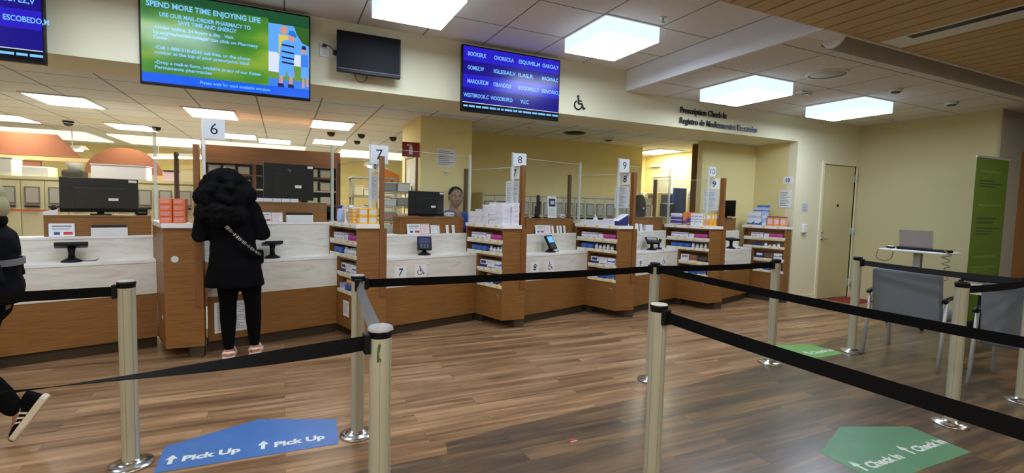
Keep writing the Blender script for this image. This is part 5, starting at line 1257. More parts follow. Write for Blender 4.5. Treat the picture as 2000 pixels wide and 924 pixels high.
for q in range(4): cabinet(2.56 + 0.77 * q, 6.5, 0.765, 1.53, 4, LN[q] + ' cream cabinet from the column behind windows eight and nine', 'cream cabinets behind windows eight and nine')
def block(name, label, cat, group, x, y, z, w, d, h, m, rz=0.0, lid=None):
    t = thing(name, label, cat, (x, y, z), rz, group)
    b = nb(); bx(b, -w / 2, w / 2, -d / 2, d / 2, 0, h, bev=min(0.012, h * 0.1)); obj('body', b, m, t)
    if lid: b = nb(); bx(b, -w / 2 - 0.005, w / 2 + 0.005, -d / 2 - 0.005, d / 2 + 0.005, h, h + 0.012); obj('lid', b, lid, t)
    return t
CZ = 1.58
block('storage_bin', 'small white bin at far left on the cream cabinets', 'bin', None, -3.42, 7.66, CZ, 0.22, 0.26, 0.13, 'bin_white', 0, 'bin_grey')
block('storage_bin', 'taller white bin on the cream cabinets near the left edge', 'bin', None, -2.95, 7.66, CZ, 0.26, 0.26, 0.20, 'bin_white', 0, 'bin_white')
block('storage_bin', 'low white bin left of the dark machine on the cabinets', 'bin', None, -2.62, 7.66, CZ, 0.24, 0.26, 0.12, 'bin_white')
t = thing('counting_machine', 'dark rounded counting machine on the cream cabinets', 'machine', (-2.30, 7.66, CZ))
b = nb(); bx(b, -0.10, 0.10, -0.12, 0.12, 0, 0.10, bev=0.03); obj('body', b, 'unit_dark', t)
b = nb(); lathe(b, [(0.06, 0.10), (0.09, 0.19), (0.08, 0.19), (0.05, 0.10)], seg=20); obj('hopper', b, 'bin_grey', t)
block('storage_bin', 'long flat white carton on the cabinets above the left monitor', 'box', None, -1.83, 7.64, CZ, 0.55, 0.28, 0.17, 'box_white', 0, 'paper_grey')
block('storage_bin', 'small pinkish bin near the glass posts on the cabinets', 'bin', None, -1.32, 7.64, CZ, 0.14, 0.24, 0.13, 'box_rose', 0, 'unit_dark')
# terracotta upper panels deep on the left
t = thing('wall_panel', 'reddish wooden wall panel at far left in the pharmacy', 'panel', (-4.35, 9.95, 0))
b = nb(); bx(b, -1.5, 0.95, 0, 0.05, 1.62, 1.88); prism(b, [(-1.5, 1.96), (1.45, 1.96), (1.15, 2.30), (-1.5, 2.30)], -0.05, 0.0, mt=UP); obj('boards', b, 'terracotta', t)
b = nb(); bx(b, -1.5, 2.2, -0.02, 0.07, 1.89, 1.95); bx(b, -1.5, 2.2, -0.02, 0.07, 1.52, 1.61); obj('rail', b, 'ceiling_wood', t)
b = nb(); bx(b, -1.5, -1.44, 0, 0.05, 0, 1.52); bx(b, 2.1, 2.16, 0, 0.05, 0, 1.89); obj('stud', b, 'laminate', t)
t = thing('wall_panel', 'terracotta arch standing in for a reflection behind the left monitor', 'panel', (-2.3, 9.7, 0))
n = 16; b = nb(); prism(b, [(0.5 * math.cos(PI * q / n), 1.72 + 0.42 * math.sin(PI * q / n)) for q in range(n + 1)], -0.03, 0.0, mt=UP); obj('reflection_arch', b, 'terracotta', t)  # solid arch shaped and coloured as an orange reflection
b = nb(); bx(b, -0.5, 0.5, -0.03, 0.0, 0, 1.72); obj('lower_board', b, 'ceiling_wood', t)
# wooden shelving unit behind window six
t = thing('shelving_unit', 'tall dark wooden shelving unit with a wide header behind window six', 'shelving', (-0.93, 7.2, 0))
b = nb(); bx(b, 0, 1.64, 0, 0.04, 1.83, 2.05); bx(b, 0, 1.64, 0.04, 0.45, 2.01, 2.05); obj('header', b, 'unit_wood', t)
for x in (0.0, 0.56, 1.10, 1.60):
    b = nb(); bx(b, x, x + 0.04, 0.04, 0.44, 0, 2.01); obj('upright', b, 'unit_wood', t)
b = nb(); bx(b, 0.04, 1.60, 0.44, 0.45, 0, 2.01); obj('back_panel', b, 'unit_dark', t)
for z in (0.9, 1.10, 1.30, 1.50, 1.68):
    b = nb(); bx(b, 0.04, 1.60, 0.05, 0.43, z, z + 0.02); obj('shelf', b, 'unit_wood' if z != 1.50 else 'shelf_white', t)
for r, z in enumerate((1.3215, 1.5215, 1.7015)):
    for q in range(9):
        x = -0.93 + 0.13 + q * 0.165
        if abs(x + 0.93 - 0.58) < 0.08 or abs(x + 0.93 - 1.12) < 0.08: continue
        o = block('storage_bin', 'white bin on the ' + ('lower', 'middle', 'upper')[r] + ' shelf of the dark wooden shelving', 'bin', 'white bins, ' + ('lower', 'middle', 'upper')[r] + ' shelf of the wooden shelving', x, 7.36, z, 0.13, 0.22, random.uniform(0.08, 0.115), 'bin_white', 0, random.choice([None, 'bin_grey', 'bin_white']))
# open shelf with bins right of it
t = thing('storage_shelf', 'grey storage shelf with pale bins right of the wooden shelving', 'shelving', (0.95, 7.9, 0))
for x in (0, 0.66):
    for y in (0, 0.36): b = nb(); bx(b, x, x + 0.03, y, y + 0.03, 0, 1.78); obj('upright', b, 'bin_grey', t)
for z in (0.85, 1.15, 1.45, 1.75): b = nb(); bx(b, -0.01, 0.70, -0.01, 0.40, z, z + 0.025); obj('shelf', b, 'bin_grey', t)
for r, z in enumerate((1.1765, 1.4765)):
    for q in range(4):
        block('storage_bin', 'pale bin on the ' + ('lower', 'upper')[r] + ' level of the grey storage shelf', 'bin', 'pale bins, ' + ('lower', 'upper')[r] + ' level of the grey storage shelf', 1.06 + 0.15 * q, 8.08, z, 0.14, 0.3, 0.10 + 0.05 * ((q + r) % 2), 'bin_white' if q % 2 else 'cabinet_cream', 0, 'bin_white')
# chrome wire rack by the column
t = thing('wire_rack', 'chrome wire rack with white bins left of the yellow column', 'rack', (1.10, 6.15, 0))
for x in (0, 0.36):
    for y in (0, 0.4): b = nb(); tube(b, [(x, y, 0), (x, y, 1.60)], 0.010, 8); obj('upright', b, 'wire_chrome', t)
for z in (0.80, 0.98, 1.16, 1.34, 1.52):
    b = nb()
    for q in range(9): tube(b, [(0, 0.05 * q, z), (0.36, 0.05 * q, z)], 0.003, 5)
    for x in (0, 0.18, 0.36): tube(b, [(x, -0.0, z - 0.006), (x, 0.4, z - 0.006)], 0.004, 5)
    for y in (0, 0.4): tube(b, [(0, y, z - 0.02), (0.36, y, z - 0.02)], 0.004, 5)
    obj('wire_shelf', b, 'wire_chrome', t)
for r, z in enumerate((0.804, 0.984, 1.164, 1.344, 1.524)):
    for q in range(2):
        block('storage_bin', 'white bin on the wire rack, ' + ('lowest', 'second', 'middle', 'fourth', 'topmost')[r] + ' shelf', 'bin', 'white bins on the wire rack, ' + ('lowest', 'second', 'middle', 'fourth', 'topmost')[r] + ' shelf', 1.195 + 0.17 * q, 6.33, z, 0.155, 0.34, 0.10 if (q + r) % 3 else 0.07, 'bin_white' if (r + q) % 2 else 'bin_grey', 0, 'bin_white')
t = thing('wall_panel', 'orange wall cupboard above the wire rack', 'panel', (1.55, 9.0, 0))
b = nb(); prism(b, [(0, 1.70), (0.36, 1.69), (0.36, 1.88), (0.0, 2.03)], -0.05, 0.0, mt=UP); obj('front', b, 'orange_wall', t)
b = nb(); prism(b, [(0, 0.0), (0.36, 0.0), (0.36, 1.69), (0.0, 1.70)], -0.05, 0.0, mt=UP); obj('lower_board', b, 'wall_cream', t)
# on the column
t = thing('fire_extinguisher_sign', 'red fire extinguisher sign sticking out from the yellow column', 'sign', (1.53, 6.06, 1.955))
b = nb(); bx(b, -0.215, 0.0, -0.005, 0.005, 0, 0.18); obj('plate', b, 'red_sign', t)
b = nb(); F = face_front(-0.108, -0.0056, 0); rect(b, -0.022, 0.022, 0.03, 0.115, 0, F); flat(b, [(-0.022, 0.115), (0.022, 0.115), (0.010, 0.132), (-0.010, 0.132)], 0, F); rect(b, -0.045, 0.012, 0.135, 0.15, 0, F); flat(b, [(-0.05, 0.13), (-0.04, 0.13), (-0.03, 0.15), (-0.05, 0.155)], 0, F); obj('pictogram', b, 'paper', t, normals=False)
wall_sheet('column_notice', 'white notice high on the front of the yellow column', 'notice', face_front(1.86, 5.999, 1.855), 0.245, 0.222, None, 8)
t = thing('wall_hook', 'small white hook below the notice on the yellow column', 'hook', (1.86, 6.0, 1.78))
b = nb(); bx(b, -0.035, 0.035, -0.03, 0, 0, 0.02, bev=0.004); obj('plate', b, 'white_plastic', t)
b = nb(); tube(b, spline([(0, -0.02, 0), (0, -0.04, -0.03), (0, -0.02, -0.04)], 5), 0.006, 6); obj('hook', b, 'white_plastic', t)
t = thing('notice_board', 'brown framed notice board on the left side of the yellow column', 'board', (1.53, 6.45, 1.35))
L = Matrix.Rotation(-PI / 2, 4, 'Z') @ UP
b = nb(); bx(b, -0.28, 0.30, 0, 0.62, 0.002, 0.012, mt=L); obj('board', b, 'cabinet_cream', t)
b = nb(); 
for a in ((-0.30, -0.27, -0.02, 0.64), (0.29, 0.32, -0.02, 0.64), (-0.30, 0.32, 0.62, 0.65), (-0.30, 0.32, -0.03, 0.0)): bx(b, a[0], a[1], a[2], a[3], 0.0, 0.022, mt=L)
obj('frame', b, 'laminate_dark', t)
b = nb(); rect(b, -0.2, -0.02, 0.1, 0.5, 0.0125, L); rect(b, 0.03, 0.22, 0.22, 0.55, 0.0125, L); obj('pinned_paper', b, 'paper', t, normals=False)
# orange strips tied across behind the counters
for l, a, c in (('thin orange tape across the gap behind the left counter', (-2.55, 6.2, 1.225), (-1.75, 6.2, 1.225)), ('thin orange tape in front of the wire rack', (1.02, 5.95, 1.225), (1.50, 5.95, 1.222)), ('thin orange tape left of the monitor at window eight', (2.55, 5.80, 1.24), (2.95, 5.80, 1.24))):
    o3 = (Vector(a) + Vector(c)) / 2
    o = obj('barrier_tape', bx(nb(), -(c[0] - a[0]) / 2, (c[0] - a[0]) / 2, -0.004, 0.004, -0.009, 0.009), 'tag_orange', None, o3); tag(o, l, 'tape')
# the recess behind window nine
t = thing('recess_door', 'dim doorway with a pale frame behind window nine', 'door', (6.8, 7.56, 0)); t['kind'] = 'structure'
b = nb(); bx(b, -0.02, 0.0, -0.34, -0.28, 0, 2.02); bx(b, -0.02, 0.0, 0.28, 0.34, 0, 2.02); bx(b, -0.02, 0.0, -0.34, 0.34, 2.02, 2.09); obj('door_frame', b, 'cabinet_cream', t)
b = nb(); bx(b, -0.008, -0.001, -0.28, 0.28, 0, 2.02); obj('door_leaf', b, 'wall_grey', t)
for q, y in enumerate((7.62, 7.18)):
    block('base_cabinet', ('farther' if q == 0 else 'nearer') + ' cream base cabinet in the recess behind window nine', 'cabinet', None, 6.45, y, 0, 0.5, 0.42, 1.32, 'cabinet_cream', 0, 'white_plastic')
    t = thing('dispensing_machine', ('farther' if q == 0 else 'nearer') + ' cream machine with a dark window in the recess', 'machine', (6.42, y, 1.333))
    b = nb(); bx(b, -0.2, 0.2, -0.17, 0.17, 0, 0.36, bev=0.01); obj('body', b, 'cabinet_cream', t)
    b = nb(); bx(b, -0.205, -0.2, -0.11, 0.11, 0.12, 0.32); bx(b, -0.14, 0.14, -0.175, -0.17, 0.12, 0.32); obj('window', b, 'grey_plastic', t)
block('blue_panel', 'tall blue panel beside the cream machines in the recess', 'box', None, 6.60, 6.88, 0.0, 0.30, 0.05, 1.78, 'ink_blue')
for q, y in enumerate((7.03, 6.78)): wall_sheet('wall_notice', ('farther' if q == 0 else 'nearer') + ' white notice on the recess wall behind window nine', 'notice', face_left(6.799, y, 1.56), 0.19, 0.20, None, 6)
t = thing('exit_light', 'small pale emergency light high in the recess behind window nine', 'light', (6.8, 7.75, 2.22))
b = nb(); bx(b, -0.06, 0, -0.14, 0.14, 0, 0.04, bev=0.008); obj('housing', b, 'white_plastic', t)
b = nb(); bx(b, -0.05, -0.01, -0.11, 0.11, -0.008, 0.0); obj('lens', b, 'grey_plastic', t)
t = thing('paper_holder', 'dark file holder behind the purple cartons at window nine', 'holder', (5.52, 6.0, 1.2715))
b = nb(); bx(b, -0.11, 0.11, -0.06, 0.06, 0, 0.20, bev=0.01); obj('body', b, 'unit_dark', t)
b = nb(); bx(b, -0.09, 0.09, -0.03, 0.03, 0.20, 0.21); obj('papers', b, 'paper', t)
t = thing('work_table', 'narrow staff work table behind window nine', 'table', (5.74, 6.0, 0))
b = nb(); bx(b, -0.33, 0.30, -0.14, 0.14, 1.24, 1.27); obj('table_top', b, 'cabinet_cream', t)
for sx in (-1, 1):
    b = nb(); bx(b, sx * 0.27 - 0.02, sx * 0.27 + 0.02, -0.12, 0.12, 0, 1.24); obj('leg', b, 'cabinet_cream', t)
# ------------------------------------------------------------------ people
def capsule(b, pts, rad, seg=14, flat=None):
    """A closed limb with rounded ends."""
    tube(b, pts, rad, seg, 0, flat)
    pts = [Vector(p) for p in pts]
    fl = flat or (1, 1)
    s = sum(fl) / 2
    for p, r in ((pts[0], rad[0]), (pts[-1], rad[-1])): ball(b, p, r * s * 0.98)
    return b
def stack(b, rings, seg=24):
    """Closed body of elliptical level rings (x, y, z, rx, ry)."""
    rs = [ring(b, Vector((x, y, z)), Vector((rx, 0, 0)), Vector((0, ry, 0)), seg) for x, y, z, rx, ry in rings]
    for q, w in zip(rs, rs[1:]):
        for k in range(seg): b.faces.new((q[k], q[(k + 1) % seg], w[(k + 1) % seg], w[k]))
    b.faces.new(rs[0][::-1]); b.faces.new(rs[-1])
    return b
def sculpt(name, b, m, parent=None, voxel=0.009, smooth=6, loc=(0, 0, 0), bump=None):
    me = bpy.data.meshes.new(name); bmesh.ops.recalc_face_normals(b, faces=b.faces[:]); b.to_mesh(me); b.free()
    o = bpy.data.objects.new(name, me); C.objects.link(o)
    r = o.modifiers.new('r', 'REMESH'); r.mode = 'VOXEL'; r.voxel_size = voxel
    s = o.modifiers.new('s', 'SMOOTH'); s.iterations = smooth; s.factor = 0.5
    if bump:
        tx = bpy.data.textures.new(name, 'CLOUDS'); tx.noise_scale = bump[1]
        d = o.modifiers.new('d', 'DISPLACE'); d.texture = tx; d.strength = bump[0]; d.mid_level = 0.5
    dg = bpy.context.evaluated_depsgraph_get(); dg.update()
    m2 = bpy.data.meshes.new_from_object(o.evaluated_get(dg)); bpy.data.objects.remove(o); bpy.data.meshes.remove(me)
    m2.name = name
    for p in m2.polygons: p.use_smooth = True
    m2.materials.clear()
    for x in mats_of(m): m2.materials.append(x)
    o = bpy.data.objects.new(name, m2); C.objects.link(o); o.location = loc
    if parent is not None: o.parent = parent
    return o
def head(b, c, fwd, r=1.0):
    """Skull, jaw, brow, nose, lips, ears; c the head's centre, fwd the way it faces."""
    f = Vector(fwd).normalized(); s = f.cross(Vector((0, 0, 1))).normalized(); u = s.cross(f); c = Vector(c)
    M3 = Matrix((s, f, u)).transposed().to_4x4(); T = Matrix.Translation(c) @ M3 @ Matrix.Scale(r, 4)
    def el(p, q, sub=3): 
        g = bmesh.ops.create_icosphere(b, subdivisions=sub, radius=1.0, matrix=T @ Matrix.Translation(p) @ Matrix.Diagonal((*q, 1)))
    el((0, -0.012, 0.03), (0.076, 0.096, 0.088)); el((0, 0.018, -0.035), (0.060, 0.072, 0.078)); el((0, 0.045, -0.088), (0.032, 0.032, 0.026))
    el((0, 0.072, 0.022), (0.052, 0.022, 0.013)); el((0, 0.088, -0.008), (0.011, 0.014, 0.024)); el((0, 0.097, -0.026), (0.016, 0.014, 0.010))
    el((0, 0.082, -0.055), (0.024, 0.012, 0.006)); el((0, 0.081, -0.065), (0.021, 0.011, 0.007))
    for k in (-1, 1):
        el((k * 0.078, -0.008, -0.004), (0.009, 0.020, 0.032)); el((k * 0.046, 0.058, -0.022), (0.024, 0.020, 0.020))
    return T
def hand(b, w, d, nrm, size=1.0, curl=0.55, thumb=1):
    """Palm, four bent fingers of unequal length and a thumb from the palm's side. w wrist, d along the hand, nrm out of its back."""
    w = Vector(w); d = Vector(d).normalized(); nrm = Vector(nrm); nrm = (nrm - d * nrm.dot(d)).normalized(); s = d.cross(nrm)
    k = size
    for off in (-0.028, -0.010, 0.010, 0.028):
        capsule(b, [w + s * off * 0.6 * k, w + (d * 0.085 + s * off) * k], [0.016 * k, 0.0135 * k], 10)
    for off, L in ((-0.033, 0.060), (-0.011, 0.074), (0.011, 0.080), (0.033, 0.070)):
        p = w + (d * 0.085 + s * off * 1.15) * k; a = 0.15; pts = [p]
        for seg, fr in ((0, 0.45), (1, 0.32), (2, 0.23)):
            a += curl * (0.55 + 0.35 * seg)
            p = p + (d * math.cos(a) - nrm * math.sin(a)) * L * fr * k; pts.append(p)
        capsule(b, pts, [0.0098 * k, 0.0092 * k, 0.0085 * k, 0.0072 * k], 10)
    p0 = w + (d * 0.028 + s * 0.026 * thumb) * k
    capsule(b, [p0, p0 + (d * 0.028 + s * 0.030 * thumb - nrm * 0.006) * k, p0 + (d * 0.056 + s * 0.036 * thumb - nrm * 0.020) * k, p0 + (d * 0.074 + s * 0.030 * thumb - nrm * 0.030) * k], [0.015 * k, 0.012 * k, 0.0105 * k, 0.008 * k], 10)
def eyes(T, parent):
    b = nb()
    for k in (-1, 1): bmesh.ops.create_icosphere(b, subdivisions=2, radius=1.0, matrix=T @ Matrix.Translation((k * 0.030, 0.078, 0.004)) @ Matrix.Diagonal((0.013, 0.008, 0.006, 1)))
    obj('eye', b, 'paper', parent)
    b = nb()
    for k in (-1, 1): bmesh.ops.create_icosphere(b, subdivisions=2, radius=1.0, matrix=T @ Matrix.Translation((k * 0.030, 0.0845, 0.004)) @ Matrix.Diagonal((0.0055, 0.003, 0.0055, 1)))
    for k in (-1, 1): bmesh.ops.create_icosphere(b, subdivisions=2, radius=1.0, matrix=T @ Matrix.Translation((k * 0.032, 0.088, 0.028)) @ Matrix.Diagonal((0.020, 0.006, 0.0032, 1)))
    obj('iris', b, 'hair_black', parent)

# --- woman at window six, seen from behind
t = thing('person', 'person in black seen from behind at window six, patterned strap across the back', 'person', (-0.34, 4.815, 0))
hx = -0.11
b = nb()
stack(b, [(-0.03, 0.0, 0.80, 0.10, 0.08), (-0.035, 0.0, 0.90, 0.145, 0.10), (-0.05, 0.01, 1.02, 0.12, 0.085), (-0.065, 0.015, 1.16, 0.145, 0.095), (-0.075, 0.02, 1.28, 0.165, 0.09), (-0.08, 0.02, 1.345, 0.13, 0.07), (-0.085, 0.025, 1.39, 0.06, 0.055)])
capsule(b, [(-0.088, 0.025, 1.36), (hx + 0.005, 0.035, 1.46)], [0.052, 0.048])
head(b, (hx, 0.045, 1.535), (0.15, 1, -0.1))
LEG = {-1: [(-0.095, 0.0, 0.84), (-0.105, 0.02, 0.47), (-0.10, -0.01, 0.085)], 1: [(0.055, 0.0, 0.84), (0.085, 0.035, 0.47), (0.095, 0.055, 0.085)]}
for s in (-1, 1):
    h_, k_, a_ = [Vector(p) for p in LEG[s]]
    capsule(b, [h_, h_.lerp(k_, 0.5), k_, k_.lerp(a_, 0.35), a_], [0.085, 0.072, 0.052, 0.052, 0.033])
    capsule(b, [a_ + Vector((0, -0.012, -0.045)), a_ + Vector((0.012 * s, 0.08, -0.045)), a_ + Vector((0.028 * s, 0.15, -0.058))], [0.030, 0.032, 0.022])
    for q in range(5): capsule(b, [a_ + Vector((0.028 * s + (q - 2) * 0.014, 0.15, -0.060)), a_ + Vector((0.030 * s + (q - 2) * 0.015, 0.185 - 0.006 * abs(q - 1.5), -0.066))], [0.010, 0.008], 8)
ARM = {-1: [(-0.235, 0.02, 1.315), (-0.30, -0.035, 1.08), (-0.17, 0.18, 1.10)], 1: [(0.075, 0.02, 1.315), (0.165, 0.0, 1.09), (0.05, 0.225, 1.15)]}
for s in (-1, 1):
    A = [Vector(p) for p in ARM[s]]
    capsule(b, [A[0], A[1], A[2]], [0.045, 0.038, 0.027])
    hand(b, A[2], (-0.35 * s, 0.9, 0.15 if s > 0 else -0.15), (0, -0.1, 1), 0.92, 0.5, -s)
sculpt('body', b, 'skin_light', t, 0.0075, 4)
b = nb()
stack(b, [(-0.05, 0.0, 0.635, 0.232, 0.165), (-0.05, 0.0, 0.70, 0.222, 0.16), (-0.05, 0.0, 0.82, 0.20, 0.15), (-0.055, 0.005, 0.92, 0.185, 0.138), (-0.06, 0.01, 1.04, 0.168, 0.122), (-0.07, 0.015, 1.16, 0.180, 0.125), (-0.077, 0.02, 1.27, 0.195, 0.12), (-0.08, 0.022, 1.335, 0.16, 0.098), (-0.083, 0.025, 1.385, 0.078, 0.072)])
for s in (-1, 1):
    A = [Vector(p) for p in ARM[s]]
    capsule(b, [A[0], A[0].lerp(A[1], 0.5), A[1], A[1].lerp(A[2], 0.9)], [0.074, 0.072, 0.072, 0.048])
sculpt('tunic', b, 'cloth_black', t, 0.012, 5, bump=(0.014, 0.10))
b = nb()
for s in (-1, 1):
    h_, k_, a_ = [Vector(p) for p in LEG[s]]
    capsule(b, [h_, h_.lerp(k_, 0.5), k_, k_.lerp(a_, 0.35), a_ + Vector((0, 0, 0.025))], [0.102, 0.090, 0.066, 0.064, 0.044])
sculpt('leggings', b, 'cloth_black', t, 0.010, 4)
b = nb(); rr = random.Random(4)
ball(b, (hx - 0.005, 0.005, 1.545), (0.14, 0.125, 0.105), sub=3)
for cx, cy, cz, r in ((-0.14, -0.045, 1.42, 0.15), (-0.07, -0.055, 1.40, 0.14), (-0.19, -0.03, 1.36, 0.12), (-0.235, -0.04, 1.26, 0.105), (-0.12, -0.085, 1.24, 0.125), (-0.04, -0.075, 1.25, 0.11), (-0.26, -0.02, 1.40, 0.09), (0.03, -0.03, 1.42, 0.10), (-0.20, 0.01, 1.48, 0.11), (-0.02, 0.0, 1.47, 0.115)):
    ball(b, (cx, cy, cz), (r, r * 0.75, r), sub=3)
for q in range(70):
    a = rr.uniform(PI, 2 * PI); z = rr.uniform(1.20, 1.58); rad = 0.15 if z < 1.5 else 0.115
    ball(b, (hx - 0.01 + rad * math.cos(a), -0.03 + rad * 0.8 * math.sin(a), z), rr.uniform(0.030, 0.045))
sculpt('hair', b, 'hair_black', t, 0.011, 3, bump=(0.018, 0.02))
# strap across the back with pale lettering-like blocks
sp = spline([(-0.215, 0.06, 1.372), (-0.20, -0.075, 1.33), (-0.13, -0.135, 1.21), (-0.045, -0.140, 1.10), (0.05, -0.138, 1.00), (0.115, -0.105, 0.935), (0.150, -0.02, 0.90), (0.13, 0.08, 0.89)], 8)
def ribbon(b, pts, w, off, i0=0, i1=None, mi=0, inset=0.0):
    pts = pts[i0:i1]; rows = []
    for i, p in enumerate(pts):
        d = (pts[min(i + 1, len(pts) - 1)] - pts[max(i - 1, 0)]).normalized(); o = Vector((p.x + 0.06, p.y - 0.02, 0)).normalized(); e = d.cross(o).normalized(); o = e.cross(d).normalized()
        if (Vector((p.x + 0.06, p.y - 0.02, 0))).dot(o) < 0: o = -o
        rows.append([b.verts.new(p + e * w / 2 + o * off), b.verts.new(p - e * w / 2 + o * off), b.verts.new(p - e * w / 2 + o * (off - 0.003)), b.verts.new(p + e * w / 2 + o * (off - 0.003))])
    for r0, r1 in zip(rows, rows[1:]):
        for k in range(4): f = b.faces.new((r0[k], r0[(k + 1) % 4], r1[(k + 1) % 4], r1[k])); f.material_index = mi
b = nb(); ribbon(b, sp, 0.045, 0.012); st = obj('bag_strap', b, 'cloth_black', t)
b = nb(); rr = random.Random(9)
n = len(sp); i = 13
fine = spline(sp, 5); i = 70
while i < 225:
    l = rr.choice((1, 2, 3)); ribbon(b, fine, rr.choice((0.024, 0.026, 0.010)), 0.0135, i, i + l + 1); i += l + rr.choice((2, 2, 3))
obj('strap_print', b, 'strap_pale', st)
b = nb(); bx(b, 0.0, 0.17, 0.14, 0.20, 0.80, 0.93, bev=0.02); obj('shoulder_bag', b, 'cloth_black_soft', t)
for s in (-1, 1):
    a_ = Vector(LEG[s][2])
    b = nb(); prism(b, [(a_.x + x + 0.15 * s * (y + 0.06) * 0.9 * 0.2, a_.y + y) for x, y in ((-0.044, -0.055), (0.0, -0.078), (0.044, -0.055), (0.050, 0.08), (0.062, 0.15), (0.035, 0.205), (-0.01, 0.21), (-0.055, 0.16), (-0.05, 0.07))], 0.002, 0.026); sd = obj('sandal', b, 'sandal_pink', t)
    b = nb()
    tube(b, spline([(a_.x - 0.036, a_.y + 0.01, 0.02), (a_.x - 0.040, a_.y - 0.025, 0.055), (a_.x, a_.y - 0.052, 0.060), (a_.x + 0.040, a_.y - 0.025, 0.055), (a_.x + 0.036, a_.y + 0.01, 0.02)], 5), 0.012, 8)
    tube(b, spline([(a_.x - 0.038, a_.y + 0.03, 0.02), (a_.x - 0.02, a_.y + 0.08, 0.08), (a_.x + 0.03, a_.y + 0.11, 0.07), (a_.x + 0.048, a_.y + 0.12, 0.02)], 5), 0.010, 8)
    obj('sandal_strap', b, 'sandal_pink', sd)

# --- staff member behind window seven
SX, SY = 1.90, 5.868
t = thing('person', 'staff person in blue scrubs behind the riser at window seven', 'person', (SX, SY, 0))
b = nb()
stack(b, [(0, 0.0, 0.78, 0.10, 0.07), (0, 0.0, 0.88, 0.15, 0.085), (0, 0, 1.0, 0.125, 0.075), (0, 0, 1.13, 0.15, 0.08), (0, 0, 1.22, 0.165, 0.075), (0.0, 0, 1.275, 0.12, 0.06), (0.005, 0, 1.31, 0.055, 0.05)])
capsule(b, [(0.010, 0.0, 1.28), (0.038, -0.008, 1.39)], [0.052, 0.05])
T = head(b, (0.048, -0.015, 1.467), (-0.15, -1, 0.0), 1.12)
for s in (-1, 1):
    capsule(b, [(s * 0.085, 0, 0.82), (s * 0.09, -0.01, 0.45), (s * 0.09, 0.01, 0.08)], [0.08, 0.055, 0.035])
    capsule(b, [(s * 0.09, 0.02, 0.04), (s * 0.10, -0.05, 0.035), (s * 0.105, -0.10, 0.025)], [0.03, 0.032, 0.02])
SA = {-1: [(-0.165, 0.0, 1.235), (-0.21, 0.01, 1.02), (-0.16, -0.075, 1.16)], 1: [(0.165, 0.0, 1.235), (0.14, 0.0, 1.03), (0.09, -0.065, 1.225)]}
for s in (-1, 1):
    A = [Vector(p) for p in SA[s]]; capsule(b, A, [0.042, 0.036, 0.026])
    hand(b, A[2], (-0.45, -0.1, 0.8) if s > 0 else (0.9, -0.2, 0.1), (0.3, -1, 0.0) if s > 0 else (0, -0.3, 1), 0.88, 0.6, -1 if s > 0 else 1)
sculpt('body', b, 'skin_brown', t, 0.0075, 4)
eyes(T, t)
b = nb()
bmesh.ops.create_icosphere(b, subdivisions=3, radius=1.0, matrix=T @ Matrix.Translation((0, -0.022, 0.045)) @ Matrix.Diagonal((0.082, 0.094, 0.082, 1)))
sculpt('hair', b, 'hair_black', t, 0.008, 3, bump=(0.008, 0.015))
b = nb()
stack(b, [(0, 0, 0.74, 0.165, 0.095), (0, 0, 0.88, 0.168, 0.098), (0, 0, 1.0, 0.15, 0.09), (0, 0, 1.13, 0.17, 0.095), (0, 0, 1.22, 0.185, 0.09), (0, 0, 1.275, 0.14, 0.075), (0.003, 0, 1.305, 0.075, 0.062)])
for s in (-1, 1):
    A = [Vector(p) for p in SA[s]]; capsule(b, [A[0], A[0].lerp(A[1], 0.7)], [0.068, 0.062])
sculpt('scrub_top', b, 'scrub_blue', t, 0.010, 4, bump=(0.008, 0.08))
b = nb()
for s in (-1, 1): capsule(b, [(s * 0.085, 0, 0.80), (s * 0.09, -0.01, 0.45), (s * 0.09, 0.01, 0.10)], [0.095, 0.08, 0.065])
sculpt('scrub_trousers', b, 'scrub_blue', t, 0.010, 4)
for s in (-1, 1):
    b = nb(); capsule(b, [(s * 0.09, 0.03, 0.045), (s * 0.105, -0.11, 0.035)], [0.042, 0.038]); sculpt('shoe', b, 'cloth_black', t, 0.008, 3)

# --- person walking out of the picture on the left
t = thing('person', 'person walking out at the left edge in black with striped sneakers', 'person', (-1.50, 3.62, 0))
b = nb()
stack(b, [(0.01, 0, 0.74, 0.09, 0.12), (0.02, 0, 0.83, 0.11, 0.155), (0.02, 0, 0.95, 0.085, 0.13), (0.01, 0, 1.08, 0.10, 0.155), (0.0, 0, 1.16, 0.09, 0.165), (-0.005, 0, 1.205, 0.065, 0.12), (-0.005, 0, 1.24, 0.05, 0.055)])
capsule(b, [(-0.005, 0, 1.21), (0.0, 0, 1.30)], [0.05, 0.047])
T = head(b, (0.0, 0, 1.345), (-1, 0.05, -0.1), 0.95)
WL = {'rear': [(0.015, -0.075, 0.78), (-0.035, -0.08, 0.45), (0.14, -0.08, 0.215)], 'front': [(0.0, 0.075, 0.78), (-0.22, 0.08, 0.45), (-0.36, 0.08, 0.10)]}
for k in WL.values(): capsule(b, [k[0], Vector(k[0]).lerp(Vector(k[1]), 0.5), k[1], Vector(k[1]).lerp(Vector(k[2]), 0.35), k[2]], [0.08, 0.07, 0.05, 0.05, 0.034])
capsule(b, [(0.165, -0.08, 0.20), (0.16, -0.08, 0.12), (0.13, -0.08, 0.035)], [0.03, 0.03, 0.022]); capsule(b, [(-0.35, 0.08, 0.055), (-0.45, 0.08, 0.06), (-0.53, 0.08, 0.07)], [0.03, 0.03, 0.02])
WA = {-1: [(0.02, -0.165, 1.15), (0.12, -0.19, 0.955), (-0.09, -0.18, 0.90)], 1: [(0.0, 0.165, 1.15), (0.07, 0.20, 0.95), (-0.12, 0.16, 0.93)]}
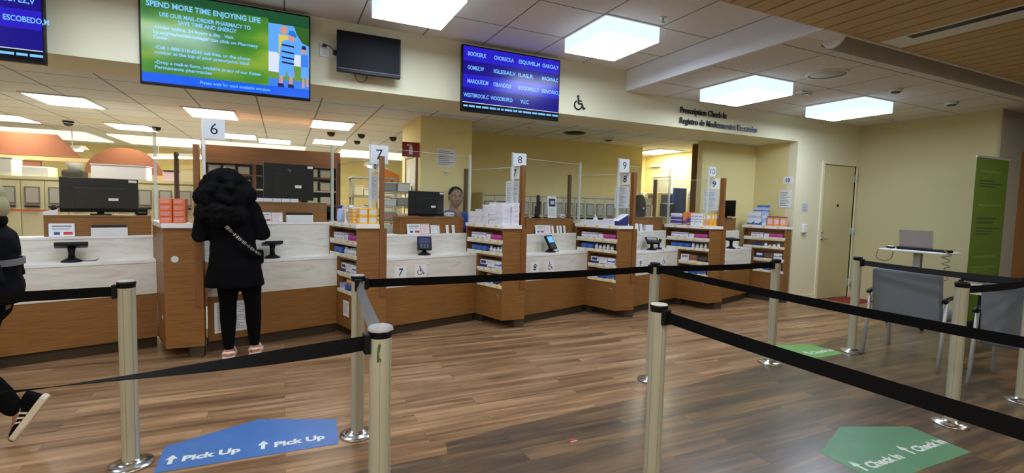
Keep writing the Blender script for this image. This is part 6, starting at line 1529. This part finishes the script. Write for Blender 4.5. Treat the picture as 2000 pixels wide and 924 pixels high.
for s in (-1, 1):
    A = [Vector(p) for p in WA[s]]; capsule(b, A, [0.042, 0.036, 0.026]); hand(b, A[2], (-0.95, 0.05, -0.25), (0, s, 0.1), 0.9, 0.6, -s)
sculpt('body', b, 'skin_brown', t, 0.0075, 4)
eyes(T, t)
b = nb()
bmesh.ops.create_icosphere(b, subdivisions=3, radius=1.0, matrix=T @ Matrix.Translation((0, -0.015, 0.042)) @ Matrix.Diagonal((0.088, 0.106, 0.088, 1)))
bmesh.ops.create_icosphere(b, subdivisions=3, radius=1.0, matrix=T @ Matrix.Translation((0, -0.058, -0.035)) @ Matrix.Diagonal((0.078, 0.070, 0.085, 1)))
sculpt('knit_cap', b, 'cap_khaki', t, 0.008, 4)
b = nb(); bmesh.ops.create_icosphere(b, subdivisions=3, radius=1.0, matrix=T @ Matrix.Translation((0, -0.055, -0.115)) @ Matrix.Diagonal((0.072, 0.055, 0.055, 1)))
sculpt('hair', b, 'hair_black', t, 0.008, 2)
b = nb()
stack(b, [(0.02, 0, 0.78, 0.135, 0.18), (0.03, 0, 0.86, 0.14, 0.185), (0.03, 0, 0.95, 0.118, 0.165), (0.022, 0, 1.08, 0.13, 0.175), (0.012, 0, 1.16, 0.125, 0.19), (0.005, 0, 1.205, 0.098, 0.15), (0.0, 0, 1.25, 0.072, 0.08)])
for s in (-1, 1):
    A = [Vector(p) for p in WA[s]]; capsule(b, [A[0], A[0].lerp(A[1], 0.5), A[1], A[1].lerp(A[2], 0.9)], [0.072, 0.066, 0.06, 0.044])
sculpt('jacket', b, 'cloth_navy', t, 0.011, 4, bump=(0.022, 0.09))
b = nb(); 
n = 30
for k in range(n):
    a0, a1 = 2 * PI * k / n, 2 * PI * (k + 1) / n
    q = [Vector((0.03 + r * math.cos(a) * 0.135, r * math.sin(a) * 0.18, z)) for a, r, z in ((a0, 1.04, 0.995), (a1, 1.04, 0.995), (a1, 1.04, 1.03), (a0, 1.04, 1.03))]
    b.faces.new([b.verts.new(v) for v in q])
bmesh.ops.remove_doubles(b, verts=b.verts[:], dist=0.0001); bmesh.ops.solidify(b, geom=b.faces[:], thickness=0.01)
obj('waist_band', b, 'grey_band', t)
b = nb()
for k in WL.values(): capsule(b, [k[0], Vector(k[0]).lerp(Vector(k[1]), 0.5), k[1], Vector(k[1]).lerp(Vector(k[2]), 0.35), Vector(k[2]) + Vector((0, 0, -0.01))], [0.105, 0.092, 0.072, 0.066, 0.048])
sculpt('trousers', b, 'cloth_black', t, 0.010, 4, bump=(0.012, 0.08))
def sneaker(T):
    """x from heel to toe, z up out of the sole."""
    P = [(-0.01, -0.032), (0.03, -0.036), (0.10, -0.034), (0.17, -0.044), (0.23, -0.040), (0.262, -0.018), (0.266, 0.008), (0.245, 0.036), (0.18, 0.044), (0.10, 0.034), (0.03, 0.036), (-0.01, 0.032), (-0.018, 0.0)]
    b = nb(); prism(b, P, 0.0, 0.032, mt=T); bmesh.ops.bevel(b, geom=b.edges[:], offset=0.005, segments=2, affect='EDGES'); so = obj('sneaker_sole', b, 'sole_white', t)
    b = nb(); 
    secs = [(0.0, 0.028, 0.10), (0.03, 0.032, 0.10), (0.08, 0.033, 0.092), (0.13, 0.036, 0.07), (0.19, 0.038, 0.052), (0.235, 0.030, 0.042), (0.256, 0.012, 0.034)]
    rs = []
    for x, hw, hh in secs: rs.append([b.verts.new(T @ Vector((x, hw * math.cos(PI * k / 10), 0.026 + (hh - 0.02) * math.sin(PI * k / 10)))) for k in range(11)])
    for a, c in zip(rs, rs[1:]):
        for k in range(10): f = b.faces.new((a[k], a[k + 1], c[k + 1], c[k])); f.smooth = True
    b.faces.new(rs[0]); b.faces.new(rs[-1][::-1]); up = obj('sneaker_upper', b, 'cloth_black', t)
    b = nb()
    for sy in (-1, 1):
        for x in (0.085, 0.112, 0.139):
            flat(b, [(x, 0.034), (x + 0.012, 0.034), (x + 0.028, 0.068 - (x - 0.085) * 0.3), (x + 0.016, 0.068 - (x - 0.085) * 0.3)], 0, T @ Matrix.Translation((0, sy * 0.0405, 0)) @ UP @ Matrix.Rotation(sy * 0.12, 4, 'X'))
    obj('sneaker_stripe', b, 'sole_white', up)
def shoe_T(heel, toe, y):
    d = Vector((toe[0] - heel[0], 0, toe[1] - heel[1])).normalized(); u = Vector((-abs(d.z), 0, abs(d.x))) if d.x < 0 else Vector((0, 0, 1)); s = u.cross(d)
    m = Matrix((d, s, u)).transposed().to_4x4(); m.translation = Vector((heel[0], y, heel[1])); return m
sneaker(shoe_T((0.285, 0.238), (0.14, 0.012), -0.08)); sneaker(shoe_T((-0.32, 0.012), (-0.58, 0.03), 0.08))
# ------------------------------------------------------------------ output look
S.view_settings.view_transform = 'Standard'; S.view_settings.look = 'None'; S.view_settings.gamma = 1.0; S.view_settings.use_curve_mapping = False
S.view_settings.exposure = 0.3
S.cycles.use_denoising = True
S.cycles.max_bounces = 10; S.cycles.diffuse_bounces = 5; S.cycles.transparent_max_bounces = 24
